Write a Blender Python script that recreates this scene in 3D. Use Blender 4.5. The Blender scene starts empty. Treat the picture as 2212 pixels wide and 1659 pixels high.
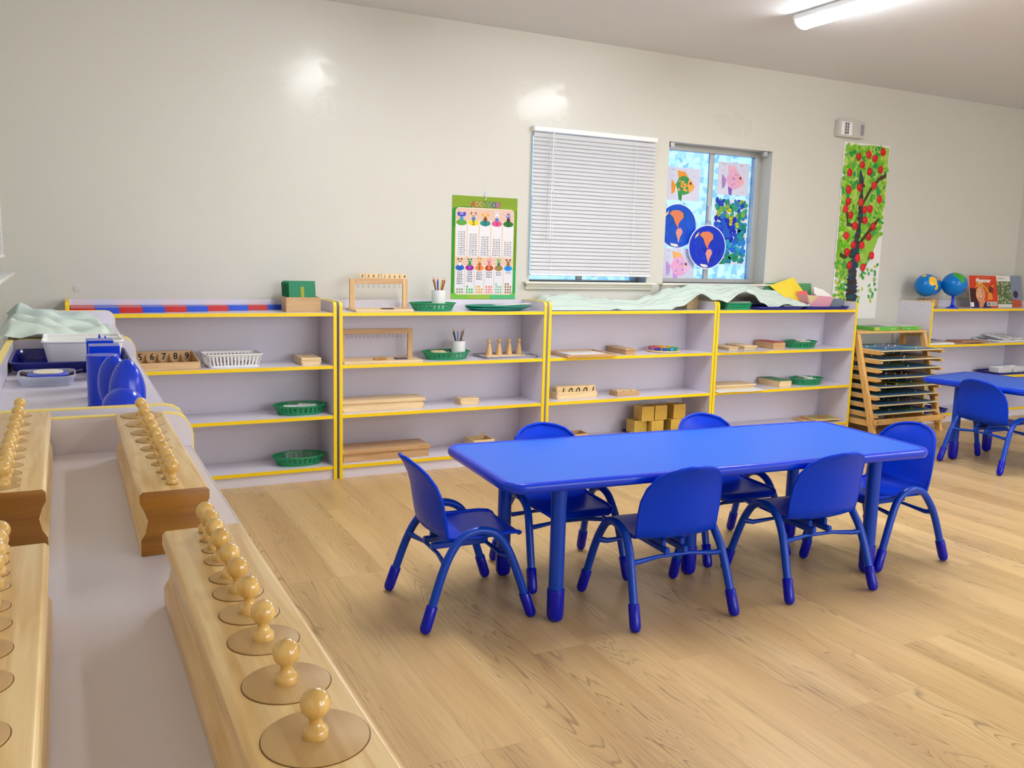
import bpy, bmesh, math, random
from mathutils import Vector, Matrix
R = random.Random(7)
sin, cos, pi = math.sin, math.cos, math.pi
sc = bpy.context.scene
col = sc.collection

# ------------------------------------------------------------------ camera
cd = bpy.data.cameras.new('camera')
cam = bpy.data.objects.new('camera', cd); col.objects.link(cam); sc.camera = cam
cd.sensor_fit = 'HORIZONTAL'; cd.sensor_width = 36.0
cd.lens = 36.0 * 1892.4 / 2212.0
cd.clip_start = 0.02
yaw, pitch, roll = 0.473, -0.1465, 0.0268
fwd = Vector((sin(yaw)*cos(pitch), cos(yaw)*cos(pitch), sin(pitch)))
r0 = Vector((cos(yaw), -sin(yaw), 0)); u0 = r0.cross(fwd)
rt = cos(roll)*r0 + sin(roll)*u0; up = -sin(roll)*r0 + cos(roll)*u0
Mx = Matrix((rt, up, -fwd)).transposed().to_4x4(); Mx.translation = Vector((0.2464, -4.5584, 1.1561))
cam.matrix_world = Mx

# ------------------------------------------------------------------ world, exposure
w = bpy.data.worlds.new('world'); sc.world = w; w.use_nodes = True
bg = w.node_tree.nodes['Background']; bg.inputs[0].default_value = (0.40, 0.64, 0.98, 1); bg.inputs[1].default_value = .74
sc.view_settings.view_transform = 'Standard'; sc.view_settings.look = 'None'
sc.view_settings.exposure = 1.22; sc.view_settings.gamma = 1.0; sc.view_settings.use_curve_mapping = False
sc.cycles.max_bounces = 6; sc.cycles.diffuse_bounces = 4; sc.cycles.glossy_bounces = 2; sc.cycles.use_adaptive_sampling = True; sc.cycles.adaptive_threshold = .03; sc.cycles.caustics_reflective = False; sc.cycles.caustics_refractive = True
# added area light behind the camera, fills the shelf fronts
al = bpy.data.lights.new('daylight', 'AREA'); al.shape = 'RECTANGLE'; al.size = 4.4; al.size_y = 1.25; al.energy = 45; al.color = (.93, .97, 1)
alo = bpy.data.objects.new('daylight', al); col.objects.link(alo); alo.location = (3.9, -8.33, 1.55); alo.rotation_euler = (math.radians(90), 0, math.radians(0))
LAMP = 29.0       # strength of the ceiling lamp diffusers

# ------------------------------------------------------------------ materials
def S(r, g, b):
    f = lambda c: (c/255/12.92) if c/255 <= .04045 else ((c/255+.055)/1.055)**2.4
    return (f(r), f(g), f(b), 1)
def mat(name, color, rough=.5, spec=.5, metal=0, trans=0, alpha=1, emit=None, es=0, coat=0, bump=None):
    m = bpy.data.materials.new(name); m.use_nodes = True
    b = m.node_tree.nodes['Principled BSDF']
    b.inputs['Base Color'].default_value = color; b.inputs['Roughness'].default_value = rough
    b.inputs['Specular IOR Level'].default_value = spec; b.inputs['Metallic'].default_value = metal
    b.inputs['Transmission Weight'].default_value = trans; b.inputs['Alpha'].default_value = alpha
    b.inputs['Coat Weight'].default_value = coat; b.inputs['Coat Roughness'].default_value = .12
    if emit: b.inputs['Emission Color'].default_value = emit; b.inputs['Emission Strength'].default_value = es
    if bump:
        nt = m.node_tree; tc = nt.nodes.new('ShaderNodeTexCoord'); n = nt.nodes.new('ShaderNodeTexNoise')
        n.inputs['Scale'].default_value = bump[0]; n.inputs['Detail'].default_value = 4
        bp = nt.nodes.new('ShaderNodeBump'); bp.inputs['Strength'].default_value = bump[1]; bp.inputs['Distance'].default_value = .002
        nt.links.new(tc.outputs['Object'], n.inputs['Vector']); nt.links.new(n.outputs[0], bp.inputs['Height']); nt.links.new(bp.outputs[0], b.inputs['Normal'])
    return m
def ramp(nt, fac, stops):
    r = nt.nodes.new('ShaderNodeValToRGB'); e = r.color_ramp.elements
    while len(e) < len(stops): e.new(.5)
    for el, (p, c) in zip(e, stops): el.position = p; el.color = c
    nt.links.new(fac, r.inputs[0]); return r.outputs[0]
def wood(name, c1, c2, axis='x', fine=60, rough=.4, coat=0, perobj=True, c3=None):
    m = mat(name, c1, rough, coat=coat); nt = m.node_tree; b = nt.nodes['Principled BSDF']
    tc = nt.nodes.new('ShaderNodeTexCoord'); mp = nt.nodes.new('ShaderNodeMapping'); oi = nt.nodes.new('ShaderNodeObjectInfo')
    ad = nt.nodes.new('ShaderNodeVectorMath'); ad.operation = 'ADD'
    ml = nt.nodes.new('ShaderNodeVectorMath'); ml.operation = 'SCALE'; ml.inputs['Scale'].default_value = 37.0
    cx = nt.nodes.new('ShaderNodeCombineXYZ')
    for i in range(3): nt.links.new(oi.outputs['Random'], cx.inputs[i])
    nt.links.new(cx.outputs[0], ml.inputs[0]); nt.links.new(tc.outputs['Object'], ad.inputs[0]); nt.links.new(ml.outputs[0], ad.inputs[1])
    nt.links.new(ad.outputs[0], mp.inputs['Vector'])
    s = {'x': (.06, 1, 1), 'y': (1, .06, 1), 'z': (1, 1, .06)}[axis]
    mp.inputs['Scale'].default_value = s
    n = nt.nodes.new('ShaderNodeTexNoise'); n.inputs['Scale'].default_value = fine; n.inputs['Detail'].default_value = 5; n.inputs['Distortion'].default_value = .6
    nt.links.new(mp.outputs[0], n.inputs['Vector'])
    o = ramp(nt, n.outputs[0], [(.33, c2), (.62, c1)] if c3 is None else [(.3, c2), (.5, c1), (.7, c3)])
    nt.links.new(o, b.inputs['Base Color'])
    return m
def plank_mat():
    m = mat('oak_plank', S(206, 172, 124), .34, spec=.5); nt = m.node_tree; b = nt.nodes['Principled BSDF']; L = nt.links.new
    N = nt.nodes.new
    tc = N('ShaderNodeTexCoord'); oi = N('ShaderNodeObjectInfo'); cx = N('ShaderNodeCombineXYZ')
    for i in range(3): L(oi.outputs['Random'], cx.inputs[i])
    ml = N('ShaderNodeVectorMath'); ml.operation = 'SCALE'; ml.inputs['Scale'].default_value = 53.0; L(cx.outputs[0], ml.inputs[0])
    ad = N('ShaderNodeVectorMath'); L(tc.outputs['Object'], ad.inputs[0]); L(ml.outputs[0], ad.inputs[1])
    mp = N('ShaderNodeMapping'); mp.inputs['Scale'].default_value = (6.0, .55, 1); L(ad.outputs[0], mp.inputs['Vector'])
    # cathedral grain: contour lines of a stretched noise field
    n1 = N('ShaderNodeTexNoise'); n1.inputs['Scale'].default_value = 1.3; n1.inputs['Detail'].default_value = 2.5; n1.inputs['Distortion'].default_value = .5; L(mp.outputs[0], n1.inputs['Vector'])
    mu = N('ShaderNodeMath'); mu.operation = 'MULTIPLY'; mu.inputs[1].default_value = 30; L(n1.outputs[0], mu.inputs[0])
    fr = N('ShaderNodeMath'); fr.operation = 'FRACT'; L(mu.outputs[0], fr.inputs[0])
    g = ramp(nt, fr.outputs[0], [(.0, (1, 1, 1, 1)), (.72, (.9, .9, .9, 1)), (.88, (.46, .44, .42, 1)), (1, (1, 1, 1, 1))])
    mp2 = N('ShaderNodeMapping'); mp2.inputs['Scale'].default_value = (90, 3.0, 1); L(ad.outputs[0], mp2.inputs['Vector'])
    n2 = N('ShaderNodeTexNoise'); n2.inputs['Scale'].default_value = 1.5; n2.inputs['Detail'].default_value = 4; L(mp2.outputs[0], n2.inputs['Vector'])
    f = ramp(nt, n2.outputs[0], [(.3, (.72, .72, .72, 1)), (.6, (1, 1, 1, 1))])
    n3 = N('ShaderNodeTexNoise'); n3.inputs['Scale'].default_value = .9; L(mp.outputs[0], n3.inputs['Vector'])
    base = ramp(nt, n3.outputs[0], [(.3, S(194, 158, 106)), (.55, S(212, 178, 124)), (.75, S(222, 190, 138))])
    mk = N('ShaderNodeTexNoise'); mk.inputs['Scale'].default_value = 1.1; L(mp.outputs[0], mk.inputs['Vector'])
    msk = ramp(nt, mk.outputs[0], [(.42, (0, 0, 0, 1)), (.62, (1, 1, 1, 1))])
    m1 = N('ShaderNodeMixRGB'); m1.blend_type = 'MULTIPLY'; L(base, m1.inputs[1]); L(g, m1.inputs[2])
    mf = N('ShaderNodeMath'); mf.operation = 'MULTIPLY'; mf.inputs[1].default_value = .9; L(msk, mf.inputs[0]); L(mf.outputs[0], m1.inputs[0])
    m2 = N('ShaderNodeMixRGB'); m2.blend_type = 'MULTIPLY'; m2.inputs[0].default_value = .5; L(m1.outputs[0], m2.inputs[1]); L(f, m2.inputs[2])
    hs = N('ShaderNodeHueSaturation'); hs.inputs['Saturation'].default_value = 1.0
    mr = N('ShaderNodeMapRange'); mr.inputs['To Min'].default_value = .955; mr.inputs['To Max'].default_value = 1.04; L(oi.outputs['Random'], mr.inputs['Value'])
    L(mr.outputs[0], hs.inputs['Value']); L(m2.outputs[0], hs.inputs['Color']); L(hs.outputs[0], b.inputs['Base Color'])
    return m
def wall_mat(name, c):
    m = mat(name, c, .5, spec=.45); nt = m.node_tree; b = nt.nodes['Principled BSDF']; L = nt.links.new; N = nt.nodes.new
    tc = N('ShaderNodeTexCoord'); n = N('ShaderNodeTexNoise'); n.inputs['Scale'].default_value = 2.6; n.inputs['Detail'].default_value = 5; n.inputs['Roughness'].default_value = .6
    L(tc.outputs['Object'], n.inputs['Vector'])
    r = ramp(nt, n.outputs[0], [(.36, (.34, .34, .34, 1)), (.60, (.42, .42, .42, 1))])
    # glossier touched-up patches of paint high on the wall
    cur = r
    for px, pz, rx, rz_ in ((1.37, 1.98, .19, .22), (2.74, 2.02, .27, .17), (4.12, 2.02, .22, .11)):
        mp = N('ShaderNodeMapping'); mp.inputs['Location'].default_value = (-px/rx, 0, -pz/rz_); mp.inputs['Scale'].default_value = (1/rx, 0, 1/rz_); L(tc.outputs['Object'], mp.inputs['Vector'])
        ln = N('ShaderNodeVectorMath'); ln.operation = 'LENGTH'; L(mp.outputs[0], ln.inputs[0])
        nn = N('ShaderNodeTexNoise'); nn.inputs['Scale'].default_value = 9; nn.inputs['Detail'].default_value = 5; nn.inputs['Distortion'].default_value = 1.2; L(tc.outputs['Object'], nn.inputs['Vector'])
        a1 = N('ShaderNodeMath'); a1.operation = 'MULTIPLY_ADD'; a1.inputs[1].default_value = 1.6; a1.inputs[2].default_value = -.8; L(nn.outputs[0], a1.inputs[0])
        a2 = N('ShaderNodeMath'); a2.operation = 'ADD'; L(ln.outputs['Value'], a2.inputs[0]); L(a1.outputs[0], a2.inputs[1])
        k = ramp(nt, a2.outputs[0], [(.45, (0, 0, 0, 1)), (1.1, (1, 1, 1, 1))]); mx = N('ShaderNodeMixRGB'); L(k, mx.inputs[0]); mx.inputs[1].default_value = (.23, .23, .23, 1); L(cur, mx.inputs[2]); cur = mx.outputs[0]
    L(cur, b.inputs['Roughness'])
    n2 = N('ShaderNodeTexNoise'); n2.inputs['Scale'].default_value = 160; n2.inputs['Detail'].default_value = 3; L(tc.outputs['Object'], n2.inputs['Vector'])
    bp = N('ShaderNodeBump'); bp.inputs['Strength'].default_value = .10; bp.inputs['Distance'].default_value = .001; L(n2.outputs[0], bp.inputs['Height']); L(bp.outputs[0], b.inputs['Normal'])
    return m
def print_mat():
    m = mat('printed_colours', (1, 1, 1, 1), .45, spec=.3); nt = m.node_tree; a = nt.nodes.new('ShaderNodeAttribute'); a.attribute_name = 'Col'
    nt.links.new(a.outputs['Color'], nt.nodes['Principled BSDF'].inputs['Base Color']); return m
def glass_pattern():
    m = mat('patterned_glass', (1, 1, 1, 1), .15, trans=1.0); nt = m.node_tree; b = nt.nodes['Principled BSDF']; L = nt.links.new; N = nt.nodes.new
    b.inputs['IOR'].default_value = 1.2
    tc = N('ShaderNodeTexCoord'); v = N('ShaderNodeTexVoronoi'); v.inputs['Scale'].default_value = 25; v.distance = 'CHEBYCHEV'; L(tc.outputs['Object'], v.inputs['Vector'])
    L(ramp(nt, v.outputs['Color'], [(.2, (.42, .62, .86, 1)), (.5, (.82, .93, 1, 1)), (.8, (1.0, .96, .88, 1))]), b.inputs['Base Color'])
    return m
M = {
 'seam': mat('seam_shadow_gap', S(120, 84, 40), .6),  # brown line round each disc where it meets the block
 'wall': wall_mat('wall_paint', S(208, 206, 196)), 'ceil': mat('ceiling_paint', S(226, 228, 230), .8, spec=.2, bump=(90, .1)),
 'oak': plank_mat(), 'underfloor': mat('underfloor', S(120, 90, 60), .8),
 'lilac': mat('lilac_laminate', S(221, 216, 228), .30, spec=.5, bump=(400, .04)), 'yellow': mat('yellow_edge_band', S(250, 212, 0), .35),
 'paleyellow': mat('pale_yellow_edge_band', S(250, 226, 120), .35), 'white': mat('white_plastic', S(238, 238, 238), .35), 'screw': mat('screw_cap', S(150, 140, 150), .4),  # same yellow band, paled by strong light put into its colour
 'trim': mat('sill_paint', S(226, 222, 208), .4), 'blind': mat('blind_slat', S(206, 206, 208), .45),
 'alu': mat('aluminium', S(186, 188, 188), .35, metal=.4), 'dark': mat('dark_gap', S(40, 35, 35), .7),
 'glass': glass_pattern(), 'print': print_mat(),
 'shell': mat('blue_shell_plastic', (.0004, .042, .62, 1), .32, spec=.16), 'tube': mat('blue_painted_tube', (.0008, .050, .46, 1), .28, spec=.35),
 'boot': mat('blue_rubber_foot', (.0005, .004, .42, 1), .22, spec=.35), 'rim': mat('blue_table_edge', (.0008, .040, .66, 1), .26, spec=.4),
 'top': mat('blue_table_laminate', (.004, .115, .70, 1), .36, spec=.40), 'solid': mat('blue_lacquer', (.0008, .040, .66, 1), .2, spec=.5),
 'maple': wood('maple_ply', S(240, 222, 178), S(228, 206, 156), 'x'), 'beech': wood('beech', S(222, 186, 138), S(205, 164, 112), 'x'), 'birch': wood('birch', S(236, 208, 160), S(222, 188, 134), 'x'),
 'birchz': wood('birch_upright', S(226, 188, 134), S(206, 162, 104), 'z'),
 'block': wood('block_beech', S(242, 214, 158), S(218, 178, 110), 'y', 95, .34, coat=.15), 'blockend': wood('block_end_grain', S(152, 98, 18), S(124, 74, 8), 'x', 80, .35, coat=.2),  # ends: darker end grain, with the shade on those faces painted in
 'disc': wood('disc_face', S(204, 170, 116), S(186, 148, 94), 'y', 60, .5, coat=.0), 'knob': wood('knob_lacquer', S(224, 186, 112), S(202, 158, 84), 'z', 90, .16, coat=.6),
 'tan': wood('tan_box_wood', S(206, 166, 120), S(190, 148, 100), 'x'), 'pine': wood('rack_pine', S(236, 190, 120), S(220, 168, 94), 'y', 50),
 'pinez': wood('rack_pine_upright', S(234, 188, 116), S(216, 164, 90), 'z', 50),
 'green': mat('green_plastic', S(10, 140, 84), .22, spec=.6), 'teal': mat('teal_plastic', S(0, 128, 106), .25),
 'grboard': mat('green_board', S(0, 125, 82), .5), 'navy': mat('navy_tray', S(12, 22, 128), .18, spec=.6), 'clear': mat('frosted_plastic', S(225, 232, 245), .3, alpha=.42),
 'film': mat('clear_film', S(235, 240, 240), .15, alpha=.35), 'cloth': mat('pale_green_sheer_cloth', S(198, 212, 203), .8, spec=.1, bump=(300, .2)),
 'paper': mat('paper', S(240, 238, 232), .7, spec=.1), 'red': mat('red_lacquer', S(200, 16, 20), .3), 'bluerod': mat('blue_rod_lacquer', S(8, 72, 205), .3),
 'redlid': mat('red_lid', S(178, 62, 60), .5), 'greenlid': mat('green_lid', S(62, 132, 84), .5), 'grey': mat('grey_card', S(120, 132, 142), .6),
 'pink': mat('pink_card', S(228, 160, 176), .6), 'metal': mat('hook_metal', S(150, 150, 155), .3, metal=1), 'cork': mat('brown_board', S(186, 138, 108), .7),
 'lamp': mat('lamp_diffuser', (1, 1, 1, 1), .5, emit=(.97, .985, 1, 1), es=LAMP), 'lampbody': mat('lamp_housing', S(225, 228, 230), .4),
 'soil': mat('ink', S(30, 24, 20), .5),
}
def bead_mat():
    m = mat('gold_beads', S(206, 160, 50), .3); nt = m.node_tree; b = nt.nodes['Principled BSDF']; L = nt.links.new; N = nt.nodes.new
    tc = N('ShaderNodeTexCoord'); sp = N('ShaderNodeSeparateXYZ'); L(tc.outputs['Object'], sp.inputs[0]); outs = []
    for i in range(3):
        a = N('ShaderNodeMath'); a.operation = 'MULTIPLY'; a.inputs[1].default_value = 10*pi/.088; L(sp.outputs[i], a.inputs[0])
        s = N('ShaderNodeMath'); s.operation = 'SINE'; L(a.outputs[0], s.inputs[0]); q = N('ShaderNodeMath'); q.operation = 'ABSOLUTE'; L(s.outputs[0], q.inputs[0]); outs.append(q.outputs[0])
    gm = N('ShaderNodeNewGeometry'); sn = N('ShaderNodeSeparateXYZ'); L(gm.outputs['Normal'], sn.inputs[0])
    for i in range(3):
        ab = N('ShaderNodeMath'); ab.operation = 'ABSOLUTE'; L(sn.outputs[i], ab.inputs[0]); ad = N('ShaderNodeMath'); ad.operation = 'MULTIPLY_ADD'; ad.inputs[1].default_value = 3; L(ab.outputs[0], ad.inputs[0]); L(outs[i], ad.inputs[2]); outs[i] = ad.outputs[0]
    p = N('ShaderNodeMath'); p.operation = 'MINIMUM'; L(outs[0], p.inputs[0]); L(outs[2], p.inputs[1])
    p2 = N('ShaderNodeMath'); p2.operation = 'MINIMUM'; L(p.outputs[0], p2.inputs[0]); L(outs[1], p2.inputs[1])
    L(ramp(nt, p2.outputs[0], [(.20, S(150, 108, 24)), (.5, S(236, 198, 92))]), b.inputs['Base Color'])
    return m
M['bead'] = bead_mat()

# ------------------------------------------------------------------ mesh building
class MB:
    def __init__(s): s.v = []; s.f = []; s.mi = []; s.c = []; s.m = Matrix.Identity(4)
    def add(s, vs, fs, mi=0, c=None):
        o = len(s.v); s.v += [tuple(s.m @ Vector(p)) for p in vs]
        for f in fs: s.f.append([i+o for i in f]); s.mi.append(mi); s.c.append(c)
    def box(s, x0, x1, y0, y1, z0, z1, mi=0, c=None):
        s.add([(x0,y0,z0),(x1,y0,z0),(x1,y1,z0),(x0,y1,z0),(x0,y0,z1),(x1,y0,z1),(x1,y1,z1),(x0,y1,z1)],
              [(0,3,2,1),(4,5,6,7),(0,1,5,4),(1,2,6,5),(2,3,7,6),(3,0,4,7)], mi, c); return s
    def prism(s, poly, a, b, axis='z', mi=0, c=None):
        n = len(poly)
        f = {'z': lambda p, h: (p[0], p[1], h), 'x': lambda p, h: (h, p[0], p[1]), 'y': lambda p, h: (p[0], h, p[1])}[axis]
        vs = [f(p, a) for p in poly] + [f(p, b) for p in poly]
        fs = [tuple(range(n)), tuple(range(2*n-1, n-1, -1))] + [(i, i+n, (i+1) % n+n, (i+1) % n) for i in range(n)]
        s.add(vs, fs, mi, c); return s
    def lathe(s, prof, n=24, c=(0,0,0), mi=0, cc=None, sx=1, sy=1):
        vs = []; fs = []
        for r, z in prof:
            for k in range(n): vs.append((c[0]+r*sx*cos(2*pi*k/n), c[1]+r*sy*sin(2*pi*k/n), c[2]+z))
        for i in range(len(prof)-1):
            for k in range(n): k2 = (k+1) % n; fs.append((i*n+k, i*n+k2, (i+1)*n+k2, (i+1)*n+k))
        if prof[0][0] > 1e-6: fs.append(tuple(range(n-1, -1, -1)))
        if prof[-1][0] > 1e-6: fs.append(tuple((len(prof)-1)*n+k for k in range(n)))
        s.add(vs, fs, mi, cc); return s
    def tube(s, pts, r, n=10, closed=False, mi=0, cc=None, caps=True):
        P = [Vector(p) for p in pts]; m = len(P); rr = r if isinstance(r, (list, tuple)) else [r]*m; vs = []; fs = []; nrm = None
        for i in range(m):
            t = (P[(i+1) % m]-P[i-1]) if closed else (P[min(i+1, m-1)]-P[max(i-1, 0)])
            t.normalize()
            if nrm is None: nrm = t.orthogonal().normalized() if abs(t.z) > .9 else Vector((0,0,1)).cross(t).normalized()
            nrm = (nrm-t*nrm.dot(t)).normalized(); b = t.cross(nrm)
            for k in range(n): a = 2*pi*k/n; vs.append(tuple(P[i]+(nrm*cos(a)+b*sin(a))*rr[i]))
        for i in range(m if closed else m-1):
            j = (i+1) % m
            for k in range(n): k2 = (k+1) % n; fs.append((i*n+k, i*n+k2, j*n+k2, j*n+k))
        if not closed and caps: fs += [tuple(range(n-1, -1, -1)), tuple((m-1)*n+k for k in range(n))]
        s.add(vs, fs, mi, cc); return s
    def grid(s, nu, nv, fn, mi=0, cc=None):
        vs = [fn(i/nu, j/nv) for i in range(nu+1) for j in range(nv+1)]
        fs = [(i*(nv+1)+j, (i+1)*(nv+1)+j, (i+1)*(nv+1)+j+1, i*(nv+1)+j+1) for i in range(nu) for j in range(nv)]
        s.add(vs, fs, mi, cc); return s
    def build(s, name, mats, parent=None, bevel=0, seg=1, smooth=True, solid=0, loc=None, ang=35):
        me = bpy.data.meshes.new(name); me.from_pydata(s.v, [], s.f)
        if not isinstance(mats, (list, tuple)): mats = [mats]
        for m in mats: me.materials.append(M[m] if isinstance(m, str) else m)
        for p, mi in zip(me.polygons, s.mi): p.material_index = mi
        if any(c is not None for c in s.c):
            at = me.color_attributes.new('Col', 'FLOAT_COLOR', 'CORNER'); k = 0
            for p, c in zip(me.polygons, s.c):
                for li in p.loop_indices: at.data[li].color = c or (1, 1, 1, 1)
        bm = bmesh.new(); bm.from_mesh(me)
        if not any(c is not None for c in s.c): bmesh.ops.recalc_face_normals(bm, faces=bm.faces)
        if solid: bmesh.ops.remove_doubles(bm, verts=bm.verts, dist=1e-5); bmesh.ops.solidify(bm, geom=bm.faces[:], thickness=solid)
        if bevel:
            ed = [e for e in bm.edges if len(e.link_faces) == 2 and e.calc_face_angle(0) > .6]
            bmesh.ops.bevel(bm, geom=ed, offset=bevel, segments=seg, profile=.6, affect='EDGES', clamp_overlap=True)
        bm.to_mesh(me); bm.free()
        if smooth:
            me.shade_smooth(); me.set_sharp_from_angle(angle=math.radians(ang))
        o = bpy.data.objects.new(name, me); col.objects.link(o)
        if parent: o.parent = parent
        if loc: o.location = loc
        return o
def thing(name, label, cat, loc=(0,0,0), rz=0, group=None):
    o = bpy.data.objects.new(name, None); col.objects.link(o); o.empty_display_size = .05
    o.location = loc; o.rotation_euler = (0, 0, rz); return tag(o, label, cat, group)
def tag(o, label, cat, group=None):
    o['label'] = label; o['category'] = cat
    if group: o['group'] = group
    return o
def struct(o): o['kind'] = 'structure'; return o
def kids(o): return [c for c in bpy.data.objects if c.parent == o]
def dup(root, loc, rz, label, group=None):
    r = root.copy(); col.objects.link(r); r.location = loc; r.rotation_euler = (0, 0, rz); r['label'] = label
    if group: r['group'] = group
    for ch in kids(root):
        c = ch.copy(); col.objects.link(c); c.parent = r
        for g in kids(ch): d = g.copy(); col.objects.link(d); d.parent = c
    return r
def rrect(x0, x1, y0, y1, r, n=5):
    p = []
    for cx, cy, a in ((x1-r, y1-r, 0), (x0+r, y1-r, 90), (x0+r, y0+r, 180), (x1-r, y0+r, 270)):
        for k in range(n+1): t = math.radians(a+90*k/n); p.append((cx+r*cos(t), cy+r*sin(t)))
    return p
# flat artwork: coloured polygons in thin layers on a sheet
class Art(MB):
    def __init__(s, flat=False, eps=.00022): super().__init__(); s.l = 0; s.flat = flat; s.eps = eps; s.seen = 0
    def pt(s, u, v, l): return (u, v, l*s.eps) if s.flat else (u, -l*s.eps, v)
    def poly(s, p, c, l=None):
        if l is None: s.l += 1; l = s.l
        A = sum(p[i][0]*p[(i+1) % len(p)][1]-p[(i+1) % len(p)][0]*p[i][1] for i in range(len(p)))
        if A < 0: p = p[::-1]
        s.add([s.pt(u, v, l) for u, v in p], [tuple(range(len(p)))], 0, c)
    def rect(s, u0, u1, v0, v1, c, l=None): s.poly([(u0,v0),(u1,v0),(u1,v1),(u0,v1)], c, l)
    def ell(s, u, v, a, b, c, l=None, n=14, rot=0, jit=0, rnd=R):
        p = []
        for k in range(n):
            t = 2*pi*k/n; q = 1+jit*(rnd.random()-.5); x, y = a*q*cos(t), b*q*sin(t)
            p.append((u+x*cos(rot)-y*sin(rot), v+x*sin(rot)+y*cos(rot)))
        s.poly(p, c, l)
    def sheet(s, u0, u1, v0, v1, c, th=.001):
        o = (lambda u, v, d: (u, v, -d)) if s.flat else (lambda u, v, d: (u, d, v))
        q = [(u0,v0),(u1,v0),(u1,v1),(u0,v1)]
        s.add([o(u,v,0) for u, v in q]+[o(u,v,th) for u, v in q], [(0,1,2,3),(7,6,5,4),(0,4,5,1),(1,5,6,2),(2,6,7,3),(3,7,4,0)], 0, c)
    def text(s, body, u, v, h, c, l=None, sx=1.0, bold=0, shear=0):
        if l is None: s.l += 1; l = s.l
        vs, fs, wd, ht = glyphs(body, bold, shear); k = h/.7
        s.add([s.pt(u+x*k*sx, v+y*k, l) for x, y in vs], fs, 0, c)
        return wd*k*sx
_g = {}
def glyphs(body, bold=0, shear=0):
    key = (body, bold, shear)
    if key not in _g:
        cu = bpy.data.curves.new('t', 'FONT'); cu.body = body; cu.size = 1; cu.resolution_u = 2; cu.offset = bold; cu.shear = shear; cu.fill_mode = 'FRONT'
        cu.align_x = 'CENTER'
        ob = bpy.data.objects.new('t', cu); me = ob.to_mesh()
        vs = [(p.co.x, p.co.y) for p in me.vertices]; fs = []
        for p in me.polygons:
            f = list(p.vertices)
            if p.normal.z < 0: f = f[::-1]
            fs.append(tuple(f))
        wd = (max(x for x, y in vs)-min(x for x, y in vs)) if vs else 0
        _g[key] = (vs, fs, wd, .7); ob.to_mesh_clear(); bpy.data.objects.remove(ob); bpy.data.curves.remove(cu)
    return _g[key]
BLK = S(25, 22, 25)

# ================================================================== room
RX, RY, CZ = 7.14, -8.2, 2.391
def wall_with_holes(name, axis, a0, a1, pos, th, holes, z1=CZ):
    b = MB(); xs = sorted({a0, a1, *[h[0] for h in holes], *[h[1] for h in holes]}); zs = sorted({0, z1, *[h[2] for h in holes], *[h[3] for h in holes]})
    for i in range(len(xs)-1):
        zz = 0
        for j in range(len(zs)-1):
            cx, cz = (xs[i]+xs[i+1])/2, (zs[j]+zs[j+1])/2
            if any(h[0] < cx < h[1] and h[2] < cz < h[3] for h in holes): continue
            lo, hi = min(pos, pos+th), max(pos, pos+th)
            if axis == 'x': b.box(xs[i], xs[i+1], lo, hi, zs[j], zs[j+1])
            else: b.box(lo, hi, xs[i], xs[i+1], zs[j], zs[j+1])
    return struct(b.build(name, 'wall', smooth=False))
W1 = (2.672, 3.505, 1.005, 1.872); W2 = (3.632, 4.475, 1.005, 1.878)
LW = (-1.55, -.33, 1.03, 1.95)
wall_back = wall_with_holes('wall_back', 'x', -.15, RX+.15, 0, .16, [W1, W2])
wall_left = wall_with_holes('wall_left', 'y', RY, 0, 0, -.15, [LW])
wall_right = wall_with_holes('wall_right', 'y', RY, 0, RX, .15, [])
wall_front = wall_with_holes('wall_front', 'x', -.15, RX+.15, RY, -.15, [(1.7, 6.1, .9, 2.18)])  # opening added for the fill light
struct(MB().box(-.15, RX+.15, RY-.15, .16, CZ, CZ+.12).build('ceiling', 'ceil', smooth=False))
flo = struct(MB().box(-.15, RX+.15, RY-.15, .16, -.1, -.0052).build('floor', 'underfloor', smooth=False))
# planks: 0.18 m wide, 1.22 m long, running towards the back wall
PW, PL = .1785, 1.22
pm = {}
def plank_mesh(L):
    k = round(L, 3)
    if k not in pm:
        o = MB().box(-PW/2+.00015, PW/2-.00015, -L/2+.0002, L/2-.0002, -.005, 0).build('plank', 'oak', bevel=.00025, smooth=False); pm[k] = o.data; bpy.data.objects.remove(o)
    return pm[k]
rows = [0, .41, .82, .2, .61, 1.02]
for i in range(40):
    x = (i+.5)*PW; y = 0.0; off = rows[(i*5+i//3) % 6]
    first = True
    while y > -4.95:
        L = (PL-off) if first and off > 0 else PL
        first = False
        o = bpy.data.objects.new('plank', plank_mesh(L)); col.objects.link(o); o.parent = flo; o.location = (x, y-L/2, 0); y -= L
# unseen rest of the floor behind the camera
rest = MB().box(0, RX, RY, -6.3, -.005, -.0002).build('floor_board_field', 'oak', flo, smooth=False); rest['kind'] = 'stuff'
mid = MB()
for i in range(40):
    mid.box(i*PW+.0003, (i+1)*PW-.0003, -6.3, -4.95-[0,.41,.82,.2,.61,1.02][0]*0-1.25, -.005, -.0002)
mid.build('floor_board_strips', 'oak', flo, smooth=False)['kind'] = 'stuff'
# tall skirting (white) on back wall
struct(MB().box(0.02, RX, -.012, 0, 0, .09).build('baseboard_back', 'trim', bevel=.002))

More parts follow.
